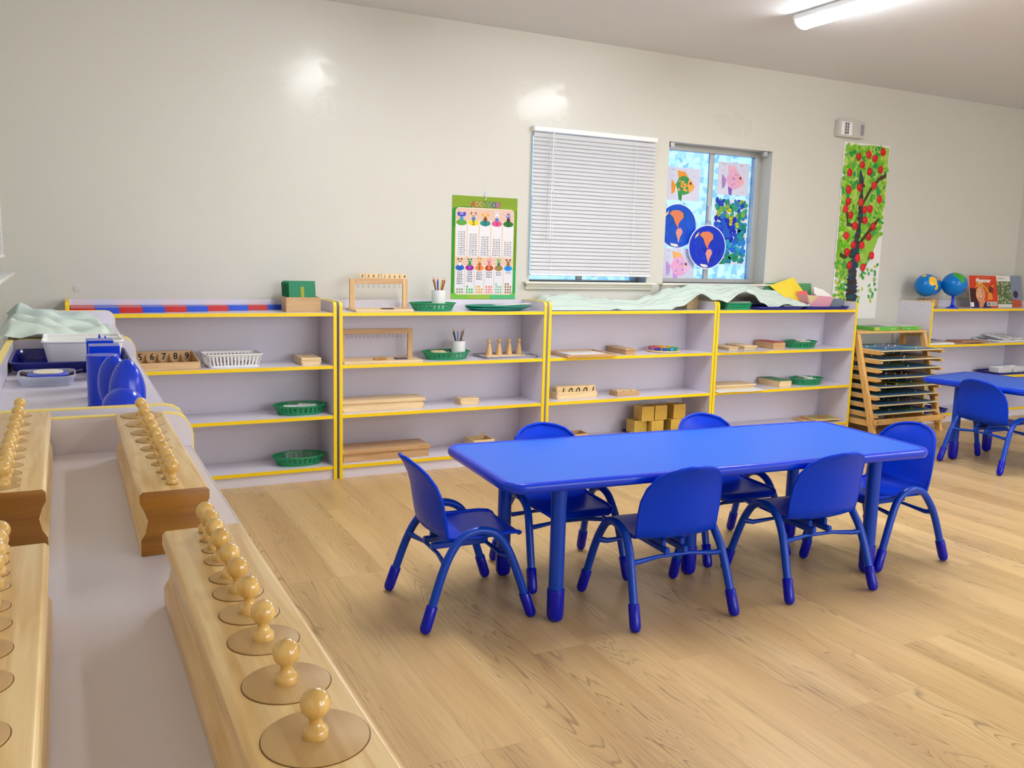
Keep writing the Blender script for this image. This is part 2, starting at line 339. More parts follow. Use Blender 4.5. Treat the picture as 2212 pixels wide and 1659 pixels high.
# ---- window sills, frames, blinds
def sill(name, x0, x1, z, rot=None, loc=None):
    b = MB(); b.box(x0, x1, -.045, .10, z-.013, z); b.box(x0+.012, x1-.012, -.026, -.0005, z-.03, z-.013); b.box(x0+.012, x1-.012, -.018, -.0005, z-.044, z-.03)
    return b
s1 = struct(sill('s', 2.632, 3.552, 1.005).build('trim_1', 'trim', bevel=.0025, seg=2))
s2 = struct(sill('s', 3.605, 4.54, 1.005).build('trim_2', 'trim', bevel=.0025, seg=2))
b = MB(); b.box(-.09, .062, -1.62, -.26, 1.017, 1.03); b.box(0.0005, .03, -1.6, -.28, .99, 1.017)
s3 = struct(b.build('trim_3', 'trim', bevel=.0025, seg=2))
def sliding_window(name, x0, x1, z0, z1, yf, mid, t=.026):
    wn = struct(bpy.data.objects.new(name, None)); col.objects.link(wn); wn.location = (x0, yf, z0); W, H = x1-x0, z1-z0
    f = MB()
    f.box(0, W, -.02, .03, 0, t); f.box(0, W, -.02, .03, H-t-.008, H); f.box(0, t, -.02, .03, t, H-t-.008); f.box(W-t-.02, W, -.02, .03, t, H-t-.008)
    f.build('window_frame', 'alu', wn, bevel=.002)
    m = mid-x0
    MB().box(m-.03, m-.006, -.012, .006, t, H-t-.008).build('mullion', 'alu', wn, bevel=.002)
    MB().box(m-.004, m+.022, .008, .026, t, H-t-.008).build('mullion', 'alu', wn, bevel=.002)
    MB().box(m-.030, m-.012, -.032, -.0125, H*.46, H*.46+.1).build('latch', 'blind', wn, bevel=.003)
    MB().box(t, m-.03, -.004, .0, t, H-t-.008).build('pane', 'glass', wn, smooth=False)
    MB().box(m+.022, W-t-.02, .014, .018, t, H-t-.008).build('pane', 'glass', wn, smooth=False)
    return wn
win2 = sliding_window('window_2', W2[0], W2[1], 1.006, W2[3], .118, 4.075)
win1 = sliding_window('window_1', W1[0], W1[1], 1.006, W1[3], .118, 3.09, .008)
for x in (W2[0]+.02, W2[1]-.06):
    MB().box(x, x+.03, .01, .04, W2[3]-.032, W2[3]-.001).build('blind_bracket', 'alu', win2, bevel=.002).matrix_parent_inverse = win2.matrix_world.inverted()
for o in [c for c in kids(win2) if c.name.startswith('blind_bracket')]: o.location = (-W2[0], -.118, -1.006); o.matrix_parent_inverse = Matrix.Identity(4)
w4 = struct(bpy.data.objects.new('window_4', None)); col.objects.link(w4); w4.location = (1.7, RY-.06, .9)  # unseen window frame, added to go with the fill light
MB().box(0, 4.4, -.03, .03, 0, .05).box(0, 4.4, -.03, .03, 1.23, 1.28).box(0, .05, -.03, .03, .05, 1.23).box(4.35, 4.4, -.03, .03, .05, 1.23).box(2.17, 2.23, -.03, .03, .05, 1.23).build('window_frame', 'alu', w4, bevel=.003)
w3 = struct(bpy.data.objects.new('window_3', None)); col.objects.link(w3); w3.location = (-.1, -1.55, 1.031)
MB().box(-.01, .01, .0, 1.22, 0, .025).box(-.01, .01, 0, 1.22, .894, .918).box(-.01, .01, 0, .025, .025, .894).box(-.01, .01, 1.195, 1.22, .025, .894).build('window_frame', 'alu', w3, bevel=.002)
MB().box(-.003, .002, .025, 1.195, .025, .894).build('pane', 'glass', w3, smooth=False)
def blinds(name, label, loc, W, H, n, rz=0, sagbot=True):
    t = thing(name, label, 'window blind', loc, rz)
    MB().box(0, W, -.034, 0, -.028, 0).build('head_rail', 'white', t, bevel=.003)
    pitch = (H-.05)/n; sm = None
    for k in range(n):
        z = -.036-pitch*(k+.5)
        if sm is None:
            b = MB(); hw = .0125; ang = math.radians(71)
            pr = [(hw*s_*cos(ang), hw*s_*sin(ang)) for s_ in (-1, -.5, 0, .5, 1)]
            cv = [.0, .0012, .0016, .0012, .0]
            for i in range(4):
                y0, z0 = pr[i]; y1, z1 = pr[i+1]
                b.add([(.006, y0-cv[i], z0+.0), (W-.006, y0-cv[i], z0), (W-.006, y1-cv[i+1], z1), (.006, y1-cv[i+1], z1)], [(0,1,2,3)])
            o = b.build('slat', 'blind', t, solid=.0006); sm = o.data
        else:
            o = bpy.data.objects.new('slat', sm); col.objects.link(o); o.parent = t
        o.location = (0, -.018, z)
    zb = -.036-pitch*n
    MB().box(.004, W-.004, -.03, -.006, zb-.014, zb-.002).build('bottom_rail', 'white', t, bevel=.003)
    for x in (W*.16, W*.82): MB().tube([(x, -.032, -.03), (x, -.033, zb-.004)], .0012, 5).build('ladder_cord', 'white', t)
    MB().tube([(W*.14, -.043, -.02), (W*.135, -.045, -.75*H)], .0035, 6).build('tilt_wand', 'white', t)
    for dx in (.105, .12): MB().tube([(W*dx, -.039, -.025), (W*dx-.004, -.04, -.78*H)], .001, 5).build('pull_cord', 'white', t)
    return t
blinds('window_blind', 'white slatted blind lowered over the left window of the back wall', (2.662, -.0015, 1.885), .858, .845, 36)
lb = blinds('window_blind', 'white slatted blind at the left edge of the picture, on the left wall window', (.0015, -1.58, 1.97), 1.27, .88, 36, math.radians(90))

# ================================================================== shelving
T, SH, DP = .0165, [.069, .330, .584, .8475], .286
def side_poly(z1=.9, r=.022, bk=0):
    p = [(-DP, 0), (-DP, z1-r)] + [(-DP+r-r*cos(a), z1-r+r*sin(a)) for a in [math.radians(d) for d in (22, 45, 67, 90)]]
    p += [(bk-r*1.0+r*sin(a), z1-r+r*cos(a)) for a in [math.radians(d) for d in (0, 30, 60, 90)]] + [(bk, 0)]
    return p
def shelf_unit(label, W, loc, rz=0, r=.022, eb='yellow', sb='yellow', bk=0, shelves=SH, cat='shelf unit', grp='lilac shelf units with yellow edges'):
    t = thing('shelf_unit', label, cat, loc, rz, grp)
    P = side_poly(.9, r, bk)
    for x in (0, W-T):
        sp = MB().prism(P, x, x+T, 'x').build('side_panel', 'lilac', t)
        e = MB(); k = [i for i in range(len(P)) if True]
        pts = P[:-1]; q = [( (y-.0016 if y < -.02 else y+(.0016 if y > bk-.001 else 0)), z+(.0016 if z > .88 else 0)) for y, z in pts]
        for i in range(len(pts)-2):
            a, b_, c_, d_ = pts[i], pts[i+1], q[i+1], q[i]
            e.prism([a, b_, c_, d_], x-.0002, x+T+.0002, 'x')
        e.build('edge_band', eb, sp, smooth=False)
    for z in shelves:
        s_ = MB().box(T+.0004, W-T-.0004, -DP+.004, bk-.0175, z-T, z).build('shelf', 'lilac', t, smooth=False)
        MB().box(T+.0004, W-T-.0004, -DP+.0022, -DP+.0038, z-T, z+.0003).build('edge_band', sb, s_, smooth=False)
    MB().box(T+.0004, W-T-.0004, bk-.017, bk-(.012 if bk == 0 else .003), .06, .8985).build('back_panel', 'lilac', t, smooth=False)
    if bk: MB().box(T+.0004, W-T-.0004, bk-.0172, bk-.0028, .8987, .9005).build('edge_band', eb, [c for c in kids(t) if c.name.startswith('back_panel')][0], smooth=False)
    MB().box(T+.0004, W-T-.0004, -DP+.012, -DP+.026, 0, SH[0]-T-.0004).build('kickboard', 'lilac', t, smooth=False)
    for x, z in ((W-T-.045, .805), (W-T-.045, .16)):
        MB().lathe([(.0035, 0), (.003, .001)], 8).build('screw_cap', 'screw', t).matrix_local = Matrix.Translation((x, -.0175, z)) @ Matrix.Rotation(pi/2, 4, 'X')
    return t
shelf_unit('lilac shelf unit in the left corner with red and blue rods on top', 1.1995, (.2453, -.001, 0))
shelf_unit('lilac shelf unit on the back wall under the addition poster', 1.1806, (1.4583, -.001, 0))
shelf_unit('lilac shelf unit on the back wall under the window with blinds', 1.192, (2.6529, -.001, 0))
shelf_unit('fourth lilac shelf unit on the back wall, coloured papers on top', 1.215, (3.8508, -.001, 0))
shelf_unit('lilac shelf unit in the right corner with globes and magazines on top', 1.30, (5.8157, -.001, 0))
u5 = [o for o in bpy.data.objects if o.get('label', '').startswith('lilac shelf unit in the right corner')][0]
for y, z in ((-.205, .868), (-.06, .84), (-.24, .60)):
    MB().lathe([(.004, 0), (.0035, .001)], 8).build('screw_cap', 'screw', u5).matrix_local = Matrix.Translation((-.0002, y, z)) @ Matrix.Rotation(-pi/2, 4, 'Y')
# units along the left wall stand sideways: their backs to the left wall
def left_unit(label, y_near, y_far): return shelf_unit(label, y_far-y_near, (.129, y_near, 0), pi/2, .034)
def _l(label, y0, y1):
    t = shelf_unit(label, y1-y0, (.129, y0, 0), 0, .034, 'paleyellow', 'lilac', .026); t.rotation_euler = (0, 0, pi/2); return t  # bands paler than on the back wall, bright light painted into them
_l('nearest lilac shelf unit, carrying the knobbed cylinder blocks', -4.345, -3.122)
_l('lilac shelf unit behind the nearest one, carrying blue solids and a navy tray', -3.062, -1.905)
_l('lilac shelf unit against the left wall farthest back, covered by sheer cloth', -1.89, -.81)

# ================================================================== knobbed cylinder blocks
def cylinder_block(label, x, y, order, dias, kx=0.0, rz=0, pos=None, grp='knobbed cylinder blocks on the near shelf'):
    t = thing('cylinder_block', label, 'wooden toy', (x, y, .848), rz, grp); L, W, H = .456, .0665, .066
    w = W/2; prof = [(-w, 0), (w, 0), (w, .016), (w-.0045, .024), (w-.007, .036), (w-.004, .046), (w, .054), (w, .063), (w-.003, .066), (-w+.003, .066), (-w, .063), (-w, .054), (-w+.004, .046), (-w+.007, .036), (-w+.0045, .024), (-w, .016)]
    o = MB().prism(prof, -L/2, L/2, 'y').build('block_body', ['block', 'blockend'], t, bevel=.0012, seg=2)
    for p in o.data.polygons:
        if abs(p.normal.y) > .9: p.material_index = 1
    pos = pos or [.2, .134, .073, .022, -.028, -.071, -.111, -.149, -.179, -.203]
    for i in range(10):
        yy = pos[i]*order; d = dias[i]/2
        g = MB().lathe([(d+.0006, 0), (d+.0006, .0002), (d, .0002), (d, 0)], 40).build('socket_rim', 'seam', t, loc=(kx, yy, H+.0)); g.data.transform(Matrix.Translation((0, 0, 0)))
        c = MB().lathe([(d, 0), (d, .0007), (d-.0003, .0009)], 40).build('cylinder_top', 'disc', t, loc=(kx, yy, H))
        kb = MB().lathe([(.0062, 0), (.0064, .0008), (.0064, .0040), (.0058, .0048), (.0042, .0062), (.0034, .0080)]+[(.0078*sin(q), .0176-.0078*cos(q)) for q in [math.radians(d) for d in (28, 45, 65, 85, 105, 125, 145, 162)]]+[(0, .0254)], 20).build('knob', 'knob', c, loc=(0, 0, .0008), ang=60)
    return t
D1 = [.0535, .0485, .0430, .0385, .034, .029, .0245, .020, .0155, .0105]
cylinder_block('long knobbed cylinder block at the bottom centre, widest disc nearest the camera', .3472, -4.008, -1, D1, .0005, .010, [.144, .082, .021, -.024, -.064, -.096, -.135, -.163, -.189, -.213])
cylinder_block('knobbed cylinder block at the far right of the near shelf, discs narrowing towards the camera', .3365, -3.418, 1, D1, 0)
cylinder_block('knobbed cylinder block at the far left of the near shelf, equal small discs', .1880, -3.371, 1, [.027]*10, -.004)
cylinder_block('knobbed cylinder block cut by the left edge, bottom left corner', .1930, -4.004, -1, [.044, .040, .037, .033, .028, .024, .020, .016, .013, .010], 0, 0, [.144, .082, .021, -.024, -.064, -.096, -.135, -.163, -.189, -.213])

# ================================================================== tables and chairs
def make_table(label, loc, rz, centre_leg=True, H=.482):
    t = thing('activity_table', label, 'table', loc, rz, 'blue low tables'); L, D = 1.73, .60
    rim = MB(); prof = [(0, -.034), (.012, -.030), (.018, -.020), (.018, -.008), (.012, .0005), (.004, .0012), (-.004, .0002), (-.0045, -.006)]
    base = rrect(-L/2+.018, L/2-.018, -D/2+.018, D/2-.018, .05, 8); n = len(base); vs = []; fs = []
    cen = []
    for i in range(n):
        a, b_ = Vector(base[i-1]), Vector(base[(i+1) % n]); tt = (b_-a).normalized(); nn = Vector((tt.y, -tt.x)); cen.append(nn)
    for d, z in prof: vs += [(base[i][0]+cen[i].x*d, base[i][1]+cen[i].y*d, H+z) for i in range(n)]
    for j in range(len(prof)-1):
        for i in range(n): fs.append((j*n+i, j*n+(i+1) % n, (j+1)*n+(i+1) % n, (j+1)*n+i))
    fs.append(tuple(range(n))); fs.append(tuple((len(prof)-1)*n+i for i in range(n)))
    rim.add(vs, fs); e = rim.build('table_edge', 'rim', t, ang=50)
    q = [(base[i][0]-cen[i].x*.0052, base[i][1]-cen[i].y*.0052) for i in range(n)]
    MB().prism(q, H-.0055, H-.0006).build('table_top', 'top', t)
    sp = [(-.655, -.215), (.655, -.215), (-.655, .215), (.655, .215)] + ([(0, 0)] if centre_leg else [])
    for x, y in sp:
        lg = MB().lathe([(.0245, .09), (.0245, H-.034)], 20).build('leg', 'tube', t, loc=(x, y, 0))
        MB().lathe([(.0, 0), (.014, .002), (.024, .010), (.0275, .022), (.0285, .105), (.027, .110), (.0246, .111)], 20).build('leg_sleeve', 'boot', lg, ang=50)
    return t
def chair_parts(t):
    # shell: profile from seat front to top of back, in (y, z), with half width and edge lift
    K = [(.168, .256, .098, 0, .000), (.166, .264, .112, 0, 0), (.155, .2705, .120, 0, 0), (.12, .2715, .126, .002, .0), (.06, .2665, .130, .006, 0), (0, .262, .132, .010, 0), (-.055, .2605, .134, .012, .004),
         (-.095, .266, .137, .008, .012), (-.121, .283, .140, .0, .022), (-.132, .310, .142, 0, .028), (-.139, .350, .143, 0, .029), (-.146, .395, .140, 0, .027), (-.157, .435, .130, 0, .023),
         (-.173, .468, .113, 0, .017), (-.187, .489, .088, 0, .012), (-.197, .500, .056, 0, .008), (-.202, .506, .022, 0, .006)]
    K = [(y, z+(.012*((z-.28)/.23) if z > .28 else 0), w_*1.05, a_, c_) for y, z, w_, a_, c_ in K]
    N = len(K)-1; NV = 12
    def fn(u, v):
        k = u*N; i = min(int(k+1e-6), N-1); f = k-i; a = K[i]; b_ = K[i+1]; y, z, w_, lf, cu = [a[j]+(b_[j]-a[j])*f for j in range(5)]
        s_ = 2*v-1; return (s_*w_, y+cu*s_*s_, z+lf*s_*s_)
    m = MB(); m.grid(N, NV, fn); o = m.build('seat_shell', 'shell', t, solid=.0045, ang=80)
    loop = [fn(i/N, 0) for i in range(N+1)] + [fn(1, j/4) for j in (1, 2, 3)] + [fn(i/N, 1) for i in range(N, -1, -1)] + [fn(0, 1-j/4) for j in (1, 2, 3)]
    lip = MB().tube(loop, .0060, 8, closed=True).build('shell_lip', 'shell', t, ang=80)
    for s_ in (-1, 1):
        pts = [(s_*.186, -.170, .05), (s_*.176, -.118, .205)]
        for a in (150, 125, 100, 80, 55, 30):
            th = math.radians(a); pts.append((s_*(.170-.002), .092*cos(th)-.008*0, .222+.078*sin(th)+.004))
        pts += [(s_*.176, .112, .205), (s_*.186, .165, .05)]
        # smooth by subdivision
        P = [Vector(p) for p in pts]
        for _ in range(2):
            Q = [P[0]]
            for i in range(len(P)-1): Q += [P[i]*.75+P[i+1]*.25, P[i]*.25+P[i+1]*.75]
            Q.append(P[-1]); P = Q
        ar = MB().tube(P, .0138, 12).build('leg_arch', 'tube', t, ang=60)
        for yb, d in ((-.170, -1), (.165, 1)):
            A = Vector((s_*.1905, yb+d*.0165, .002)); B = Vector((s_*.186, yb+d*.0, .05)); dr = (P[1]-P[0]).normalized() if d < 0 else (P[-2]-P[-1]).normalized()
            top = (P[0] if d < 0 else P[-1])+dr*.038; bot = (P[0] if d < 0 else P[-1])-dr*((P[0].z-.0180)/dr.z)
            bt = [bot-dr*.0168, bot-dr*.0155, bot-dr*.0118, bot-dr*.004, bot+dr*.004, top-dr*.002, top]
            MB().tube(bt, [.001, .0076, .0136, .0172, .0182, .0178, .0164], 14).build('foot_sleeve', 'boot', ar, ang=60)
    for y, z in ((-.118, .205), (.10, .215)):
        f = MB(); pts = [(-.176, y, z), (-.145, y+.012 if y < 0 else y-.012, z-.006), (-.06, y+.02 if y < 0 else y-.02, z+.001), (.06, y+.02 if y < 0 else y-.02, z+.001), (.145, y+.012 if y < 0 else y-.012, z-.006), (.176, y, z)]
        f.tube(pts, [.011, .009, .0065, .0065, .009, .011], 8).build('cross_bar', 'tube', t, ang=60)
    br = MB()
    for x in (-.035, .035): br.box(x-.009, x+.009, -.112, .085, .213, .2335)
    for x in (-.035, .035): br.box(x-.007, x+.007, -.090, .06, .2325, .2560)
    br.build('seat_bracket', 'tube', t, bevel=.003)
TABLE_RZ = -math.radians(3.6)
chair = thing('child_chair', 'blue child chair at the left end of the central table, seen from the side', 'chair', (1.373, -2.005, 0), -pi/2+math.radians(-2), 'small blue stacking chairs')
chair_parts(chair)
make_table('low blue rectangular table in the middle of the room', (2.267, -2.085, 0), TABLE_RZ)
bpy.context.view_layer.update()
dup(chair, (1.985, -2.268, 0), TABLE_RZ, 'left of the two blue child chairs on the near side of the central table')
dup(chair, (2.603, -2.292, 0), TABLE_RZ, 'right of the two blue child chairs on the near side of the central table')
dup(chair, (1.838, -1.868, 0), pi+TABLE_RZ, 'left of the two blue child chairs on the far side of the central table')
dup(chair, (2.575, -1.900, 0), pi+TABLE_RZ, 'right of the two blue child chairs on the far side of the central table')
dup(chair, (3.131, -2.176, 0), pi/2-math.radians(2), 'blue child chair at the right end of the central table, facing it')
t2 = make_table('low blue table at the right edge, near the corner shelf unit', (5.335, -1.752, 0), pi/2+math.radians(10))
dup(chair, (5.058, -1.345, 0), -pi/2+math.radians(1), 'blue child chair pushed against the table at the right edge of the picture')

# ================================================================== ceiling lamps
def ceiling_lamp(label, x, y, proto=None):
    t = thing('ceiling_lamp', label, 'lamp', (x, y, CZ), 0, 'tube lamps on the ceiling')
    MB().box(-.062, .062, -.615, .615, -.030, -.0003).build('housing', 'lampbody', t, bevel=.004)
    p = [(-.055, -.0305), (.055, -.0305)] + [(.055*cos(a), -.0305-.034*sin(a)) for a in [math.radians(d) for d in range(12, 180, 12)]]
    MB().prism(p, -.60, .60, 'y').build('diffuser', 'lamp', t)
    for s_ in (-1, 1):
        q = [(-.060, -.0305), (.060, -.0305)] + [(.058*cos(a), -.0305-.037*sin(a)) for a in [math.radians(d) for d in range(12, 180, 12)]]
        MB().prism(q, s_*.6005, s_*.612, 'y').build('end_cap', 'lampbody', t)
    return t
pl = ceiling_lamp('bright tube lamp on the ceiling at the top right of the picture', 3.64, -1.66)
bpy.context.view_layer.update()
LY = {1.84: -1.66, 3.64: -1.66, 5.5: -3.35}
names_ = {1.84: 'left', 5.5: 'right', 3.64: 'middle'}
for x in (1.84, 3.64, 5.5):
    for y in (LY[x], -4.75, -7.2):
        if x != 5.5 and y == -4.75: continue
        if (x, y) == (3.64, -1.66): continue
        dup(pl, (x, y, CZ), 0, 'tube lamp outside the picture, %s row, %s' % (names_[x], {-1.66: 'nearest the back wall', -3.35: 'nearest the back wall', -4.75: 'second from the back wall', -7.2: 'farthest from the back wall'}[y]))

# ================================================================== small helpers for shelf things
Z1, Z2, Z3, Z4 = .0694, .3304, .5844, .8479
def wbox(label, x0, x1, y0, y1, z, h, m='birch', lid=None, lidm=None, over=0, lidh=.012, rz=0, open_=False, name='wooden_box', grp=None, wt=.007, joints=True, cat='box'):
    cx, cy = (x0+x1)/2, (y0+y1)/2; w, d = (x1-x0)/2, (y1-y0)/2
    t = thing(name, label, cat, (cx, cy, z), rz, grp)
    MB().box(-w, w, -d, -d+wt, 0, h).build('front_board', m, t, bevel=.0008)
    MB().box(-w, w, d-wt, d, 0, h).build('back_board', m, t, bevel=.0008)
    for s_ in (-1, 1): MB().box(s_*w-(wt if s_ > 0 else 0), s_*w+(wt if s_ < 0 else 0), -d+wt, d-wt, 0, h).build('side_board', m, t, bevel=.0006)
    MB().box(-w+wt, w-wt, -d+wt, d-wt, .001, .005).build('base_board', m, t, smooth=False)
    if joints and h > .025:
        j = MB(); n = max(2, int(h/.012))
        for k in range(0, n, 2):
            for s_ in (-1, 1): j.box(s_*w-(.0068 if s_ > 0 else .0003), s_*w+(.0068 if s_ < 0 else .0003), -d-.0003, -d+.004, h*k/n+.001, h*(k+1)/n)
        j.build('corner_joint', 'tan', t, smooth=False)['kind'] = 'stuff'
    if lid: MB().box(-w-over, w+over, -d-over, d+over, h+.0003, h+lidh).build('lid', lidm or m, t, bevel=.0015)
    return t
def basket(label, x, y, z, a, b, h, m='green', shape='oval', n=56, rows=((.35, .62),), taper=.86, rz=0, cat='basket', grp=None, th=.002):
    t = thing('basket', label, cat, (x, y, z), rz, grp)
    def prm(k, s_, zz):
        th_ = 2*pi*k/n
        if shape == 'oval': px, py = a*cos(th_), b*sin(th_)
        else:
            e = .28; c_, q = cos(th_), sin(th_); px = a*math.copysign(abs(c_)**e, c_); py = b*math.copysign(abs(q)**e, q)
        return (px*s_, py*s_, zz)
    lv = [0]; 
    for r0_, r1_ in rows: lv += [r0_, r1_]
    lv.append(1.0); m_ = MB(); vs = []
    if shape != 'oval':
        # even spacing round a rounded rectangle
        P = rrect(-a, a, -b, b, .02, 4); Ls = [0]
        for i in range(len(P)): Ls.append(Ls[-1]+math.dist(P[i], P[(i+1) % len(P)]))
        def at(q):
            q *= Ls[-1]
            for i in range(len(P)):
                if Ls[i] <= q <= Ls[i+1]+1e-9: f = (q-Ls[i])/(Ls[i+1]-Ls[i]+1e-12); A, B = P[i], P[(i+1) % len(P)]; return (A[0]+(B[0]-A[0])*f, A[1]+(B[1]-A[1])*f)
        prm = lambda k, s_, zz: (at((k % n)/n)[0]*s_, at((k % n)/n)[1]*s_, zz)
    for q in lv:
        for k in range(n): vs.append(prm(k, taper+(1-taper)*q, .002+h*q))
    fs = []
    slots = {1+2*i for i in range(len(rows))}
    for i in range(len(lv)-1):
        for k in range(n):
            if i in slots and k % 2: continue
            k2 = (k+1) % n; fs.append((i*n+k, i*n+k2, (i+1)*n+k2, (i+1)*n+k))
    m_.add(vs, fs); m_.build('basket_wall', m, t, solid=th, ang=50)
    MB().add or None
    fb = MB(); fb.add([prm(k, taper, .0005) for k in range(n)]+[prm(k, taper, .0025) for k in range(n)], [tuple(range(n)), tuple(range(2*n-1, n-1, -1))]+[(i, i+n, (i+1) % n+n, (i+1) % n) for i in range(n)]); fb.build('basket_floor', m, t)
    MB().tube([prm(k, 1.015, h+.002) for k in range(n)], .0035, 6, closed=True).build('rim', m, t, ang=70)
    return t
def cup_of_pencils(label, x, y, z, r, h, cols, plab):
    t = thing('pencil_cup', label, 'cup', (x, y, z), 0)
    MB().lathe([(0, .0), (r*.93, .0), (r*.95, .004), (r, h), (r-.002, h), (r*.93, .006), (0, .005)], 28).build('cup_body', 'white', t, ang=60)
    rr = random.Random(len(label))
    for i, (c, tx, ty) in enumerate(cols):
        p = thing('pencil', '%s pencil standing in the %s' % (c[0], plab), 'pencil', (x-tx*.25, y-ty*.25, z+.006), 0, 'pencils in the ' + plab)
        dx, dy = tx*1.45, ty*1.4; L = h+.058+rr.random()*.012
        mm = mat('pencil_'+c[0].replace(' ', '_')+str(i)+plab[:3], c[1], .4)
        e = Vector((dx, dy, L)); k = 1-.016/L
        MB().tube([(0, 0, 0), tuple(e*k)], .0032, 6).build('pencil_body', mm, p, smooth=False)
        MB().tube([tuple(e*k), tuple(e*(k+.010/L))], [.0030, .0012], 6).build('sharpened_wood', 'birch', p, smooth=False)
        MB().tube([tuple(e*(k+.010/L)), tuple(e)], [.0012, .0003], 6).build('pencil_tip', mm, p, smooth=False)
    return t

# ================================================================== unit 1
for k in range(10, 0, -1):
    L = .0985*k; y = -.020-.0246*(11-k)+.0123
    ordn = {10: 'longest', 9: 'second longest', 8: 'third longest', 7: 'fourth longest', 6: 'fifth longest', 5: 'fifth shortest', 4: 'fourth shortest', 3: 'third shortest', 2: 'second shortest', 1: 'shortest'}[k]
    t = thing('number_rod', 'red and blue number rod on the left corner unit, the %s of ten' % ordn, 'toy rod', (.265, y, Z4), 0, 'number rods on the corner unit')
    for j in range(k): MB().box(.0985*j+.0002, .0985*(j+1)-.0002, -.0119, .0119, 0, .0245).build('rod_segment', 'red' if j % 2 == 0 else 'bluerod', t, bevel=.0009)
t = wbox('open beech box of green sandpaper cards on top of the left corner unit', 1.215, 1.385, -.215, -.09, Z4, .072, 'tan', rz=-.03)
for i in range(9):
    tl = .30+.012*i
    g = thing('green_card', 'green card leaning in the beech box' if i else 'front green card with a yellow-green stroke, leaning in the beech box', 'card', (1.300-.002*i, -.198+.0098*i, Z4+.0062), 0, 'green cards in the beech box'); g.rotation_euler = (-.20-.01*i, .0, -.03+(0.01 if i % 2 else -.01))
    o = MB().box(-.066, .066, 0, .004, .0, .148-.004*(i % 3)).build('board', 'grboard', g, bevel=.0006)
    if i == 0:
        a = Art(); a.m = Matrix.Translation((0, -.0003, 0)); a.rect(-.007, .009, .03, .118, S(160, 165, 40)); a.build('sandpaper_stroke', 'print', g, smooth=False)
def spindle_box(label, x0, x1, y0, y1, digs, rz):
    t = wbox(label, x0, x1, y0, y1, Z3, .036, 'beech', rz=rz, wt=.006); w = (x1-x0)/2; d = (y1-y0)/2
    bb = [c for c in kids(t) if c.name.startswith('back_board')][0]
    for c in kids(t):
        if c.name.startswith('side_board'):
            for v in c.data.vertices:
                if v.co.z > .02: v.co.z = .036+(v.co.y+d)/(2*d)*.032
    for v in bb.data.vertices:
        if v.co.z > .02: v.co.z += .034
    for i in range(1, 5):
        x = -w+i*2*w/5; MB().prism([(-d+.006, .004), (d-.006, .004), (d-.006, .058), (d-.05, .030), (-d+.006, .030)], x-.002, x+.002, 'x').build('divider', 'beech', t, smooth=False)
    a = Art(); a.m = Matrix.Translation((0, d-.0064, 0))
    for i, c in enumerate(digs): a.text(c, -w+(i+.5)*2*w/5, .030, .031, S(45, 25, 20), 1, bold=.02, sx=.95)
    a.build('painted_digits', 'print', t, smooth=False)['kind'] = 'stuff'; return t
spindle_box('beech counting box with the digits 5 6 7 8 9 on the corner unit', .530, .795, -.262, -.075, '56789', .07)
spindle_box('beech counting box left of the one reading 5 6 7 8 9, mostly hidden', .268, .520, -.262, -.085, '01234', .02)
bk = basket('white slotted plastic basket on the second shelf of the corner unit', .957, -.165, Z3, .132, .082, .060, 'white', 'rect', 92, ((.14, .86),), .88, rz=.03)
pm_ = mat('pale_sticks', S(190, 160, 150), .6)
for i in range(14):
    o = MB().tube([(-.09+.0135*i, -.045, .012+.006*(i % 3)), (-.088+.0135*i, .045, .016)], .005, 6).build('counting_stick', pm_, None); o.location = (.957, -.165, Z3); tag(o, 'thin wooden stick lying in the white slotted basket', 'stick', 'sticks in the white basket')
wbox('small plain wooden box with lid, right end of the corner unit, second shelf', 1.278, 1.378, -.245, -.07, Z3, .026, 'birch', lid=1, lidh=.011, over=.0)
def oval_green(label, x, y, z, a=.134, b=.085, h=.043, rz=0, grp='green oval baskets'):
    return basket(label, x, y, z, a, b, h, 'green', 'oval', 60, ((.30, .48), (.58, .76)), .84, rz, grp=grp)
oval_green('green oval basket with card packets, third shelf of the corner unit', 1.288, -.165, Z2, rz=.05)
for i, (x, y, r_) in enumerate(((1.25, -.18, .3), (1.325, -.165, -.25))):
    p = MB().box(-.045, .045, -.028, .028, 0, .006).build('card_packet', 'white', None, bevel=.0015, loc=(x, y, Z2+.033)); p.rotation_euler = (.16, .05, r_)
    tag(p, 'clear-wrapped card packet in the green basket on the corner unit, %s one' % ('left' if i == 0 else 'right'), 'packet', 'card packets')
oval_green('empty green oval basket on the bottom shelf of the corner unit', 1.282, -.165, Z1, rz=.05)

# ================================================================== unit 2
def hook_frame(label, cx, y, z, bw, fw, yb0, yb1, hgt, nh, tiles=None, mats=None):
    t = thing('hook_frame', label, 'toy frame', (cx, y, z), 0)
    MB().box(-bw/2, bw/2, yb0-y, yb1-y, 0, .012).build('base_board', 'birch', t, bevel=.0015)
    for s_ in (-1, 1): MB().box(s_*fw/2-.0125, s_*fw/2+.0125, -.008, .008, .0123, hgt).build('post', 'birchz', t, bevel=.001)
    rl = MB().box(-fw/2+.0127, fw/2-.0127, -.008, .008, hgt-.026, hgt).build('top_rail', 'tan', t, bevel=.001)
    for k in range(nh):
        x = -fw/2+.03+(fw-.06)*k/(nh-1); q = [(x, -.0, hgt-.026), (x, 0, hgt-.036)]+[(x+.005*sin(a), -.0, hgt-.041+.005*cos(a)) for a in [math.radians(d) for d in (0, 50, 100, 150, 200, 250)]]
        MB().tube(q, .0011, 5).build('hook', 'metal', t)
    return t
hook_frame('beech hook frame on top of the second unit, digit tiles on its rail', 1.712, -.135, Z4, .312, .288, -.245, -.06, .165, 9)
xx = 1.607
